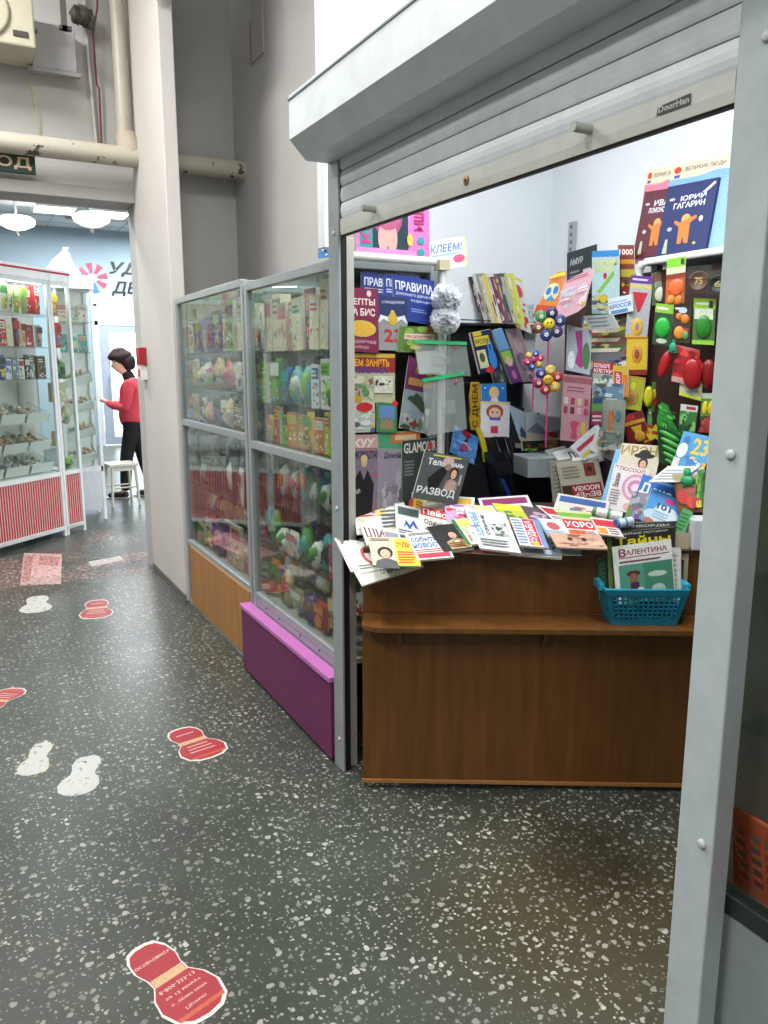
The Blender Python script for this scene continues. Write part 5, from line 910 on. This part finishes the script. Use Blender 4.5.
def medal(label, c, r, col, s):
    n_ = Vector((-.85, -.52, 0)).normalized(); u_ = Vector((0, 0, 1)).cross(n_); p = at(c[0], c[1], (2.30, 2.05, 1.5), n_)
    t = thing('anniversary_medal', label, 'medal', mw=Matrix(((u_.x, 0, n_.x, p.x), (u_.y, 0, n_.y, p.y), (0, 1, 0, p.z), (0, 0, 0, 1))), group=MG)
    MB().lathe((0, 0, 0), [(r, 0), (r, .006), (r * .9, .009), (r * .85, .006)], col, 28).build('disc', t)
    mb = MB(); prints(mb, r, r, [('t', .1, -.35, .8, .7, s, 'd8b070')], .0075); mb.build('number', t)
    MB().box((-r * 1.2, -r * 1.3, .012), (r * 1.2, r * 1.5, .013), 'glass').build('wrapper', t)
medal('round brown medal with number 75 in clear wrapper', (699, 281), .034, '6a3a24', '75')
medal('round black medal with number 6, partly behind the right post', (718, 284), .030, '1c1c20', '6')
def veg(label, q, base, top, pr, d=.03): pk('seed_packet', label, 'packet', q, base, [('r', 0, .78, 1, 1, top), ('l', .1, .84, .7, .1, 1, 'e4e8d8')] + pr, d, th=.004)
veg('green pack with a bright green pepper, left under the pumpkin pack', (656, 303, 674, 305, 652, 344), '2a4a2a', '8ab83a', [('d', .5, .42, .42, .26, .02, '2aa83a:.25'), ('o', .5, .1, .3, .06, 'b8c8b0')])
veg('pack of orange fruits between the two green pepper packs', (674, 304, 691, 305, 672, 342), '3a3428', '28241c', [('d', .35, .68, .2, .1, .01, 'c8742a'), ('d', .7, .62, .25, .13, .01, 'd07a2a'), ('d', .4, .25, .32, .18, .015, 'd88a30'), ('d', .75, .2, .2, .12, .01, '5a9a5a'), ('o', .55, .85, .25, .08, 'c0ccd4'), ('r', .4, .3, .95, .38, 'b83a3a')])
veg('lime framed pack with a dark green pepper, by the right post', (694, 298, 716, 299, 692, 344), '4a6a34', '9ac83a', [('r', .05, .55, .9, .78, 'd0d8c0'), ('d', .5, .38, .36, .26, .02, '2a7a2a:.25'), ('r', 0, 0, 1, .09, '8ac83a'), ('r', .7, .8, .88, .95, '2a2a20')])
def shaped(label, q, base, pr, ol, d=.04, th=.012): pk('felt_vegetable', label, 'toy', q, base, pr, d, outline=ol, th=th)
OV = [(.5 + .5 * cos(2 * pi * k / 20), .5 + .5 * sin(2 * pi * k / 20)) for k in range(20)]
shaped('glossy red pepper left of the red chilli pack', (664, 349, 674, 352, 655, 376), 'b81a20:.25', [('d', .5, .5, .46, .48, .02, 'a4181e:.3')], OV)
pk('seed_packet', 'red chilli pack hanging above the red pepper', 'packet', (674, 344, 700, 350, 672, 381), '9a1f24', [('m', .05, .15, .9, .8, 300, ['c82a2c', '8a1418', 'b82028', 'd84a3a']), ('r', 0, 0, .6, .15, 'c8988a')], .03, puff=.01)
pk('seed_packet', 'cream seed pack with a large red pepper', 'packet', (682, 358, 704, 364, 679, 395), 'c4c0a0', [('r', 0, 0, 1, .1, 'c8d04a'), ('m', .1, .1, .8, .3, 301, ['a8c0b0', 'd8d8c8', '8aa88a'])], .035, th=.004)
shaped('large shiny red pepper over the cream seed pack', (684, 356, 704, 360, 681, 388), 'b01c20:.25', [('d', .5, .5, .48, .48, .025, '9c151b:.3')], [(.5, 0), (.75, .2), (.95, .55), (1, .8), (.8, 1), (.5, .93), (.2, 1), (0, .8), (.05, .5), (.25, .2)], .05)
shaped('dark red pepper at the far right beside the post', (702, 358, 717, 360, 700, 388), '8a161c:.25', [('d', .5, .5, .48, .48, .025, '7a1016:.3')], OV, .04)
pk('seed_packet', 'pack of yellow and red flowers beside the bronze medal', 'packet', (652, 382, 671, 382, 650, 412), '4a7a2a', [('d', .15, .6, .16, .16, .008, 'd8c02a'), ('d', .5, .85, .18, .14, .008, 'b8281f'), ('d', .8, .7, .18, .16, .008, 'd8b82a'), ('d', .4, .35, .24, .2, .01, 'b82020'), ('d', .75, .35, .18, .16, .008, 'd8c83a'), ('d', .8, .1, .16, .12, .008, 'b82424'), ('o', .5, .1, .12, .1, 'c8d02a')], .03, th=.004)
shaped('yellow lemon shaped toy left of the flower pack', (644, 386, 654, 386, 643, 407), 'c8c424', [('d', .5, .5, .46, .46, .02, 'd0cc28')], OV)
pk('seed_packet', 'white headed green herb seed pack', 'packet', (681, 404, 698, 406, 677, 436), '3a7a3a', [('r', 0, .8, 1, 1, 'd0d8cc'), ('r', .35, .86, .9, .95, 'b02a40'), ('m', 0, 0, 1, .8, 304, ['5aa84a', '2a5a30', '8ac07a', '1f4a24'])], .03, th=.004)
pk('seed_packet', 'seed pack with yellow peppers at the right edge', 'packet', (702, 393, 716, 393, 700, 420), '6a8a3a', [('r', 0, .8, 1, 1, 'c8ccb4'), ('d', .3, .45, .2, .25, .01, 'd8c82a'), ('d', .7, .45, .2, .25, .01, 'd0b82a'), ('r', 0, 0, 1, .15, '2a4a20')], .03, th=.004)
shaped('watermelon slice shaped toy at the right edge above the postcard', (700, 415, 716, 416, 698, 432), 'a83a3a', [('m', .1, .1, .8, .7, 306, ['b84a44', '8a2a2a', 'c86a5a'])], [(0, 0), (1, 0), (1, 1), (.6, 1), (.2, .6)], .04)
shaped('large green bunch shaped toy with yellow tag', (656, 400, 680, 412, 659, 462), '2f8a34:.3', [('r', 0, 0, 1, .6, '16401a'), ('d', .5, .52, .42, .055, .02, '3f9a3c:.35'), ('d', .56, .41, .44, .055, .024, '48a044:.35'), ('d', .58, .3, .42, .055, .024, '3a9038:.35'), ('d', .56, .19, .38, .05, .02, '419a3e:.35'), ('d', .52, .09, .28, .045, .02, '2f8434:.35'), ('m', .1, .6, .8, .35, 307, ['4aa84a', '1f6a2a', '6ac05a', '2a7a34'])], [(.4, 0), (.7, .05), (1, .25), (1, .5), (.7, .75), (.5, 1), (.2, 1), (0, .7), (0, .4), (.1, .15)], .03, .02)
shaped('yellow starburst price tag on the green bunch toy', (645, 422, 666, 426, 646, 440), 'd8cc24', [('r', .3, .4, .8, .6, 'b83a24')], [(0, .3), (.2, .4), (.1, .7), (.35, .7), (.5, 1), (.65, .75), (.95, .9), (.85, .6), (1, .4), (.75, .3), (.7, 0), (.45, .2), (.2, 0)], .06, .004)
shaped('orange speckled vegetable toy left of the green bunch', (642, 425, 656, 424, 642, 445), 'b8441f', [('m', .1, .1, .8, .8, 309, ['d8a82a', '8a2018', 'c8602a'])], OV, .035)
pk('seed_packet', 'green and white herb pack behind the yellow price tag', 'packet', (648, 408, 668, 412, 646, 442), '5a9a5a', [('m', 0, 0, 1, 1, 310, ['8ac08a', '3a7a3a', 'c8d8c8', '2a5a2a'])], .02, puff=.008)
shaped('small teal bell shaped toy above the red pepper', (669, 339, 678, 340, 668, 352), '1f8a6a', [('d', .5, .4, .4, .35, .01, '2a9a78')], [(0, 0), (1, 0), (.8, .6), (.6, 1), (.4, 1), (.2, .6)], .05, .008)

# ------------------------------------------------------------ right-hand showcase beyond the post
t = thing('glass_showcase', 'glass showcase at the right edge holding the orange basket', 'display cabinet', (1.22, .2, 0))
MB().box((0, -.8, .03), (.02, .76, .455), '8f9a98:.5').build('base_panel', t)
MB().box((-.004, -.8, .46), (.03, .76, .50), '3c4442:.4:.4').build('rail', t, bevel=.002)
MB().box((0, -.8, .0), (.02, .76, .03), '5c6462').build('plinth', t)
MB().box((.008, -.8, .50), (.012, .76, 1.86), 'glass').build('glass_pane', t)
MB().box((-.0, -.8, 1.86), (.03, .76, 1.89), ALU).build('rail', t)
MB().box((.02, -.8, .46), (.48, .76, .475), '8a8c80').build('base_board', t)
MB().box((.02, .70, .03), (.48, .76, 1.86), '7a7c74').build('side_panel', t)
for z in (.83, 1.12, 1.4): MB().box((.03, -.8, z - .006), (.45, .74, z), 'acrylic').build('shelf', t)
MB().box((.48, -.8, .0), (.49, .76, 1.88), '6a6a62').build('back_panel', t)
basket('plastic_basket', 'orange perforated plastic basket inside the right-hand showcase', Matrix.Translation((1.385, .735, .478)) @ Matrix.Rotation(pi / 2, 4, 'Z'), .17, .2, .1, .12, .17, 'b8481c:.4', 'c8562a:.4', 10, 5)
g = 'goods in the right-hand showcase'
stock((1.36, .90, .83), U, NX, .5, .83, 61, ['bag'], ['grey', 'white', 'black'], (.1, .16), (.1, .14), 'the middle shelf of the right-hand showcase', g)
stock((1.36, .90, 1.12), U, NX, .5, 1.12, 62, ['box', 'packet'], ['maroon', 'grey', 'red', 'white'], (.1, .16), (.1, .14), 'the third shelf of the right-hand showcase', g)
stock((1.36, .90, 1.40), U, NX, .5, 1.40, 63, ['packet', 'box'], ['orange', 'yellow', 'red', 'brown'], (.1, .2), (.1, .14), 'the top shelf of the right-hand showcase', g)

# ------------------------------------------------------------ red striped cabinets of the shop opposite
RU = Vector((.7346, .6785, 0)); RN = Vector((.6785, -.7346, 0)); RE = Vector((.93, 7.527, 0))
def red_unit(s0, s1, label):
    p = RE - RU * s1; L_ = s1 - s0
    t = thing('striped_cabinet', label, 'display cabinet', mw=Matrix(((RU.x, -RN.x, 0, p.x), (RU.y, -RN.y, 0, p.y), (0, 0, 1, 0), (0, 0, 0, 1))))
    a = .028; D = .42
    for x in (0, L_ - a):
        for y in (0, D): MB().box((x, y, 0), (x + a, y + a, 2.27), WHT).build('post', t, bevel=.002)
    for z in (.07, .555, 2.18): MB().box((a, 0, z - .015), (L_ - a, a, z + .02), WHT).build('rail', t)
    MB().box((0, -.012, 2.2), (L_, D, 2.3), 'f0f0ee:.45').build('top_valance', t)
    MB().box((0, -.016, 2.262), (L_, -.012, 2.278), 'b0203c').build('red_stripe', t)
    mb = MB().box((a, .008, .085), (L_ - a, .014, .54), 'b01c2c:.5')
    n = int((L_ - 2 * a) / .027)
    for i in range(n):
        x = a + (L_ - 2 * a) * (i + .5) / n; mb.box((x - .003, .004, .085), (x + .004, .0085, .54), 'e4c0b8:.5'); mb.box((x + .004, .005, .085), (x + .0075, .0085, .54), '4a1018:.5')
    mb.build('striped_panel', t)
    MB().box((a, .012, .575), (L_ - a, .016, 2.165), 'glass').build('glass_pane', t)
    MB().box((0, D, .05), (L_, D + .01, 2.2), 'd8d8d4:.45').build('back_panel', t)
    MB().box((0, 0, .06), (L_, D, .075), WHT).build('bottom_board', t)
    for z in (1.92, 1.65, 1.385): MB().box((.03, .03, z - .006), (L_ - .03, D, z), 'acrylic').build('shelf', t)
    MB().box((.03, .03, .57), (L_ - .03, D, .58), 'd0d0cc:.45').build('shelf', t)
    mbl = MB().box((.05, .03, 2.165), (L_ - .05, .06, 2.185), 'lamp_strip'); mbl.build('light_strip', t)
    q = p + RU * (L_ / 2) - RN * .1
    return t
red_unit(0, .245, 'narrow red striped cabinet at the end of the opposite row')
red_unit(.25, 1.28, 'wide red striped cabinet cut by the left picture edge')
red_unit(1.285, 1.6, 'red striped cabinet beyond the left picture edge, mirrored in the showcase')
g = 'goods in the red striped cabinets'
def rst(s0, s1, z, *a, dn=.07, **k):
    O = RE - RU * s1 - RN * dn; stock((O.x, O.y, z), RU, RN, s1 - s0, z, *a, **k)
rst(.27, 1.26, 1.92, 71, ['packet', 'packet', 'box'], ['lime green', 'green', 'white', 'cream', 'red'], (.18, .24), (.06, .10), 'the top shelf of the wide striped cabinet', g)
rst(.27, 1.26, 1.65, 72, ['packet', 'box', 'packet'], ['cream', 'red', 'maroon', 'white', 'grey'], (.17, .24), (.06, .10), 'the second shelf of the wide striped cabinet', g)
rst(.27, 1.26, 1.385, 73, ['box', 'packet', 'box'], ['white', 'black', 'blue', 'brown', 'grey', 'red'], (.16, .22), (.06, .1), 'the third shelf of the wide striped cabinet', g)
rst(.03, .22, 1.92, 74, ['packet'], ['yellow', 'orange'], (.18, .2), (.12, .16), 'the top shelf of the narrow striped cabinet', g)
rst(.03, .22, 1.65, 75, ['packet'], ['maroon', 'red'], (.18, .22), (.08, .095), 'the second shelf of the narrow striped cabinet', g)
rst(.03, .22, 1.385, 76, ['jar', 'packet'], ['green', 'black', 'lime green'], (.14, .2), (.08, .095), 'the third shelf of the narrow striped cabinet', g)
rst(.03, .22, 1.18, 77, ['box'], ['beige'], (.16, .18), (.16, .18), 'the fourth level of the narrow striped cabinet', g)
rst(.03, .22, .98, 78, ['bag'], ['beige', 'brown'], (.14, .18), (.09, .095), 'the fifth level of the narrow striped cabinet', g)
rst(.03, .22, .79, 79, ['box'], ['beige', 'brown'], (.12, .16), (.12, .18), 'the sixth level of the narrow striped cabinet', g)
rst(.03, .22, .58, 80, ['bag'], ['lime green', 'green'], (.08, .12), (.09, .095), 'the floor of the narrow striped cabinet', g)
# sloped sweet trays
def tray(mw, w_, label, c, grp='sloped sweet trays'):
    t = thing('sweet_tray', label, 'tray', mw=mw, group=grp)
    MB().box((-w_ / 2, -.13, 0), (w_ / 2, .13, .005), 'acrylic').build('bottom', t)
    MB().box((-w_ / 2, -.135, -.0), (w_ / 2, -.128, .085), 'bag_film').build('front_wall', t)
    for s in (-1, 1): MB().box((s * w_ / 2 - .002, -.13, 0), (s * w_ / 2 + .002, .13, .08), 'acrylic').build('side_wall', t)
    mb = MB(); rd = random.Random(int(w_ * 1000) + len(label))
    for i in range(26):
        x, y = rd.uniform(-w_ / 2 + .03, w_ / 2 - .03), rd.uniform(-.1, .1); mb.blob((x, y, .025 + rd.random() * .02), (.025, .022, .018), rd.choice(c), i, .1, n=7, m=4)
    o = mb.build('sweets', t); o['kind'] = 'stuff'
TILT = Matrix.Rotation(radians(22), 4, 'X')
def rtm(s, z, dn=.2): p = RE - RU * s - RN * dn; return Matrix(((RU.x, -RN.x, 0, p.x), (RU.y, -RN.y, 0, p.y), (0, 0, 1, z), (0, 0, 0, 1))) @ TILT
wc = ['white', 'grey', 'brown']
for j, z in enumerate((1.07, .83, .64)):
    for i in range(3):
        tray(rtm(.42 + i * .28, z), .25, f'sloped clear sweet tray in the wide striped cabinet, {ORD[j]} tier, {["right", "middle", "left"][i]}', [['d0ccc0', 'b8a888', 'a8a094'], ['8a6a4a', 'b8a080', '9a8468'], ['c0c0c0', '9aa0a0', 'b0a080']][j])
# white cabinet
t = thing('white_cabinet', 'tall white sweets cabinet at the end behind the red striped row', 'display cabinet', (1.0, 7.98, 0))
a = .03
for x in (-.16, .16):
    for y in (0, .42): MB().box((x, y, 0), (x + a, y + a, 2.3), 'e4e6e8:.4').build('post', t, bevel=.002)
MB().box((-.16, .005, .1), (.16, .02, .5), 'd0d4d8:.45').build('base_panel', t); MB().box((-.16, 0, .48), (.18, .03, .53), WHT).build('rail', t)
MB().box((-.17, -.01, 2.2), (.2, .45, 2.32), 'ecece8:.45').build('top_valance', t)
MB().box((-.13, .012, .53), (.16, .016, 2.2), 'glass').build('glass_pane', t); MB().box((-.16, .44, .05), (.19, .45, 2.2), 'dcdcd8:.45').build('back_panel', t)
for z in (1.9, 1.62): MB().box((-.13, .03, z - .006), (.16, .44, z), 'acrylic').build('shelf', t)
stock((.87, 8.08, 1.9), (1, 0, 0), (0, -1, 0), .29, 1.9, 81, ['box'], ['pink', 'cream', 'white'], (.15, .19), (.08, .1), 'the top shelf of the tall white cabinet', 'goods in the white cabinet')
stock((.87, 8.08, 1.62), (1, 0, 0), (0, -1, 0), .29, 1.62, 82, ['jar', 'box'], ['turquoise', 'beige', 'cream'], (.15, .19), (.08, .1), 'the second shelf of the tall white cabinet', 'goods in the white cabinet')
for j, z in enumerate((1.36, 1.1, .85, .6)):
    tray(Matrix.Translation((1.01, 8.18, z)) @ Matrix.Rotation(-.25, 4, 'Y') @ TILT, .27, f'sloped sweet tray in the tall white cabinet, {ORD[j]} tier from the top', ['d8ccb0', 'c8b898', 'b89878'])
mb = MB(); rd = random.Random(4); ring = []
prof = [(.13, 0), (.145, .03), (.12, .08), (.08, .13), (.045, .18), (.02, .22), (.03, .25)]
vs = []; n = 14
for i, (r_, z) in enumerate(prof):
    for k in range(n): q = 1 + .25 * sin(3 * k + i * 1.7) * (.5 if i < 3 else 1); vs.append((r_ * q * cos(2 * pi * k / n) + z * .25, r_ * q * .6 * sin(2 * pi * k / n), z))
mb.add(vs, [(i * n + k, i * n + (k + 1) % n, (i + 1) * n + (k + 1) % n, (i + 1) * n + k) for i in range(len(prof) - 1) for k in range(n)], 'bag_film', False)
tag(mb.build('plastic_bag', loc=(.93, 7.72 + .35, 2.325)), 'white plastic bag standing on top of the white cabinet', 'bag')

# ------------------------------------------------------------ stool
t = thing('stool', 'cream painted wooden stool in front of the woman', 'stool', (1.50, 8.78, 0), rz=radians(8))
MB().box((-.185, -.15, .43), (.13, .15, .46), 'd8d2c4:.4').build('seat', t, bevel=.006)
for x, y in ((-.145, -.11), (.10, -.11), (-.145, .11), (.10, .11)):
    MB().tube([(x, y, .43), (x * 1.2, y * 1.2, 0)], [.018, .013], 'd4cdbc:.4', 8).build('leg', t)
for y in (-.12, .12): MB().tube([(-.155, y, .2), (.11, y, .2)], .009, 'd4cdbc:.4', 8).build('stretcher', t)
MB().box((-.15, -.115, .38), (.11, -.10, .43), 'd4cdbc').build('apron', t)

# ------------------------------------------------------------ the woman
def skin(name, parent, pts, edges, key, sub=2, root=0):
    me = bpy.data.meshes.new(name); me.from_pydata([p[:3] for p in pts], edges, []); me.materials.append(MATS[key] if key in MATS else mat(key))
    o = bpy.data.objects.new(name, me); COL.objects.link(o); o.parent = parent
    sk = o.modifiers.new('skin', 'SKIN'); sk.use_smooth_shade = True
    d = me.skin_vertices[0].data
    for i, p in enumerate(pts):
        r_ = p[3]; d[i].radius = r_ if isinstance(r_, tuple) else (r_, r_); d[i].use_root = (i == root)
    s_ = o.modifiers.new('subdivision', 'SUBSURF'); s_.levels = sub; s_.render_levels = sub
    return o
fx = Vector((-.88, .47, 0)).normalized(); fy = Vector((-fx.y, fx.x, 0))
wo = thing('woman', 'woman in a coral red cardigan looking down at her hands', 'person', mw=Matrix(((fx.x, fy.x, 0, 1.73), (fx.y, fy.y, 0, 9.18), (0, 0, 1, 0), (0, 0, 0, 1))))
SKN = 'd8a58c:.5'
pts = [(0, 0, .92, .08), (.01, 0, 1.1, .08), (0, 0, 1.25, .09), (.03, 0, 1.36, .05), (.06, 0, 1.41, .05), (.115, 0, 1.455, .058), (.14, 0, 1.51, .078), (.125, 0, 1.585, .085),
       (-.01, .16, 1.28, .05), (.02, .2, 1.02, .038), (.2, .13, 1.06, .03), (.30, .05, 1.10, .022), (.355, .03, 1.115, .02),
       (-.01, -.16, 1.28, .05), (.02, -.2, 1.02, .038), (.2, -.13, 1.05, .03), (.30, -.04, 1.085, .022), (.355, -.02, 1.10, .02),
       (0, .08, .85, .06), (.10, .09, .48, .045), (.13, .09, .09, .033), (.20, .09, .04, .028), (0, -.08, .85, .06), (-.03, -.09, .48, .045), (-.14, -.09, .12, .035), (-.07, -.09, .04, .03),
       (.232, 0, 1.495, .015)]
edg = [(0, 1), (1, 2), (2, 3), (3, 4), (4, 5), (5, 6), (6, 7), (2, 8), (8, 9), (9, 10), (10, 11), (11, 12), (2, 13), (13, 14), (14, 15), (15, 16), (16, 17), (0, 18), (18, 19), (19, 20), (20, 21), (0, 22), (22, 23), (23, 24), (24, 25), (5, 26)]
k0 = len(pts)
for s_, b_, base in ((1, 12, (.355, .03, 1.115)), (-1, 17, (.355, -.02, 1.10))):
    for j in range(4):
        i0 = len(pts); y = base[1] + (j - 1.5) * .016; ln = (.032, .038, .036, .028)[j]
        pts += [(base[0] + .02, y, base[2] + .004, .0085), (base[0] + .02 + ln, y * .95, base[2] + .006, .008), (base[0] + .02 + ln * 1.5, y * .9, base[2] + .022, .007)]
        edg += [(b_, i0), (i0, i0 + 1), (i0 + 1, i0 + 2)]
    i0 = len(pts); pts += [(base[0] + .0, base[1] - s_ * .025, base[2] + .02, .009), (base[0] + .03, base[1] - s_ * .02, base[2] + .035, .008)]; edg += [(b_, i0), (i0, i0 + 1)]
skin('body', wo, pts, edg, SKN)
skin('cardigan', wo, [(0, 0, .78, (.165, .17)), (.03, 0, .97, (.155, .16)), (.01, 0, 1.12, (.145, .155)), (-.01, 0, 1.26, (.125, .15)), (.01, 0, 1.35, (.075, .08)),
     (-.02, .17, 1.28, .07), (.01, .215, 1.02, .056), (.19, .14, 1.055, .044), (.27, .075, 1.09, .036), (-.02, -.17, 1.28, .07), (.01, -.215, 1.02, .056), (.19, -.14, 1.045, .044), (.27, -.07, 1.075, .036)],
     [(0, 1), (1, 2), (2, 3), (3, 4), (3, 5), (5, 6), (6, 7), (7, 8), (3, 9), (9, 10), (10, 11), (11, 12)], 'e0485a:.8')
skin('turtleneck', wo, [(.0, 0, 1.27, .09), (.03, 0, 1.36, .075), (.055, 0, 1.40, .07), (.07, 0, 1.435, .064)], [(0, 1), (1, 2), (2, 3)], '17151a:.8', 1)
skin('trousers', wo, [(0, 0, .98, (.13, .14)), (0, .085, .80, .105), (.09, .09, .47, .075), (.12, .09, .075, .062), (0, -.085, .80, .105), (-.04, -.09, .47, .075), (-.14, -.09, .09, .062)], [(0, 1), (1, 2), (2, 3), (0, 4), (4, 5), (5, 6)], '15151a:.85')
for s_, bx in ((1, .13), (-1, -.14)):
    skin('shoe', wo, [(bx - .05, s_ * .09, .045, .042), (bx + .03, s_ * .09, .045, .045), (bx + .13, s_ * .09, .035, .042), (bx + .20, s_ * .09, .028, .03)], [(0, 1), (1, 2), (2, 3)], '19191d:.5', 2)
    MB().box((bx - .08, s_ * .09 - .035, 0), (bx + .225, s_ * .09 + .035, .014), 'c8c8c8').build('sole', wo, bevel=.005)
mb = MB(); mb.blob((.115, 0, 1.595), (.122, .112, .088), '2e1c1a:.7', 5, .15, n=22, m=14); mb.blob((.03, 0, 1.535), (.075, .10, .095), '2b1a18:.7', 6, .12, n=16, m=10)
mb.build('hair', wo)
mb = MB()
for s_ in (-1, 1): mb.tube([(.222 + .004 * cos(q), s_ * .032 + .022 * cos(q), 1.515 + .018 * sin(q)) for q in [k * pi / 6 for k in range(13)]], .002, '4a4440', 6); mb.tube([(.22, s_ * .054, 1.52), (.12, s_ * .088, 1.545)], .002, '4a4440', 6)
mb.build('glasses', wo)

# ------------------------------------------------------------ marks on the floor
FLP = ((0, 0, 0), (0, 0, 1))
SOLE = [(0, .40), (.03, .26), (.12, .17), (.25, .14), (.38, .20), (.48, .20), (.6, .06), (.75, 0), (.9, .08), (.98, .26), (1, .5), (.98, .74), (.9, .92), (.75, 1), (.6, .94), (.48, .80), (.38, .80), (.25, .86), (.12, .83), (.03, .74), (0, .60)]
def foot(label, a, b, kind, wr=.43, txt=False):
    p, q = at(*a, *FLP), at(*b, *FLP); d = q - p; L_ = d.length; d.normalize(); e = Vector((0, 0, 1)).cross(d)
    W_ = L_ * wr; mb = MB(); 
    def poly(s, z, key): mb.flat([((x - .5) * s * L_ + .5 * L_, (y - .5) * s * W_) for x, y in SOLE], z, key)
    def chord(x0, x1, z, key, s=.9):
        def hw(x):
            best = .2
            for (xa, ya), (xb, yb) in zip(SOLE[:11], SOLE[1:11]):
                if xa <= x <= xb: best = .5 - (ya + (yb - ya) * (x - xa) / (xb - xa)); break
            return best
        xs = [x0 + (x1 - x0) * k / 4 for k in range(5)]
        mb.flat([(x * L_, -hw(x) * W_ * s) for x in xs] + [(x * L_, hw(x) * W_ * s) for x in xs[::-1]], z, key)
    if kind == 'red':
        poly(1, .0008, 'd8d4cc'); poly(.93, .0011, '9e2a34'); chord(.40, .49, .0014, 'c4a07a'); chord(.86, .90, .0014, 'b8583a')
        if txt:
            for x0, s, h_ in ((.20, 'остановись', .03), (.54, '8-800-333-13', .035), (.62, 'за 15 минут', .035), (.70, 'оформи займ', .035), (.79, 'Прямо', .035)):
                vs, fs = text_mesh(s, 0); wl_ = W_ * (.6 if s != 'Прямо' else .35)
                mb.add([((x0 + h_ * v) * L_, (u - .5) * wl_, .0015) for u, v in vs], fs, 'd8c4bc')
        else:
            for x0 in (.2, .56, .64, .72): chord(x0, x0 + .018, .0014, 'd8b8b0', .55)
    elif kind == 'white': poly(1, .0008, 'worn_white')
    elif kind == 'cream': poly(1, .0008, 'worn_cream'); poly(.9, .0011, 'worn_white')
    elif kind == 'faint': poly(1, .0008, 'patchy_blue')
    elif kind == 'pink': poly(1, .0008, 'worn_pink')
    m = Matrix(((d.x, e.x, 0, p.x), (d.y, e.y, 0, p.y), (0, 0, 1, .0005), (0, 0, 0, 1)))
    tag(mb.build('footprint_sticker', mw=m), label, 'floor sticker', 'footprint stickers on the floor')
foot('large red footprint sticker with white lettering at the bottom of the picture', (138, 947), (212, 1016), 'red', .5, True)
foot('red footprint sticker on the floor facing the magenta panel', (178, 729), (213, 758), 'red', .62)
foot('red footprint sticker cut by the left picture edge', (-16, 712), (18, 688), 'red', .55)
foot('worn cream outlined footprint sticker left of the white one', (45, 741), (28, 778), 'cream', .42)
foot('worn white footprint patch right of the cream outlined one', (90, 756), (74, 796), 'white', .5)
foot('small red footprint sticker near the white column', (97, 600), (96, 619), 'red', .5)
foot('worn white and red footprint far left of the small red one', (38, 596), (35, 613), 'white', .5)
foot('faint bluish footprint shape below the small red one, broken into patches', (128, 622), (142, 638), 'faint', .6)  # pale blue fill broken up by noise
foot('faded pink footprint sticker beyond the opening near the cabinet', (104, 530), (100, 542), 'pink', .5)
PZ = [.0005]
def patch(name, label, pxs, key, cat='floor marking'):
    PZ[0] += .0002
    ps = [at(x, y, *FLP) for x, y in pxs]; tag(MB().add([(p.x, p.y, PZ[0]) for p in ps], [tuple(range(len(ps)))], key).build(name), label, cat)
patch('floor_sticker', 'worn red and white rectangular floor sticker below the striped cabinet', [(24, 553), (62, 554), (61, 584), (20, 585)], 'worn_pale')
patch('floor_sticker', 'red printed stripe left on the worn rectangular floor sticker', [(25, 556), (33, 556), (30, 582), (22, 582)], 'worn_red')
patch('floor_sticker', 'red printed patch in the middle of the worn rectangular sticker', [(40, 556), (60, 557), (58, 566), (38, 565)], 'worn_red')
patch('floor_paint', 'worn white painted stroke on the floor left of the column', [(88, 562), (120, 556), (124, 560), (92, 567)], 'worn_white')
patch('floor_tape', 'worn pinkish tape across the floor at the wide opening, left', [(0, 581), (150, 566), (152, 572), (0, 590)], 'worn_tape')
patch('floor_tape', 'white and red worn tape running to the column foot', [(76, 566), (118, 556), (153, 550), (153, 558), (122, 564), (80, 572)], 'worn_pink')
patch('floor_tape', 'faded red tape beyond the striped cabinet corner, far left', [(0, 558), (24, 562), (22, 578), (0, 584)], 'worn_pink')
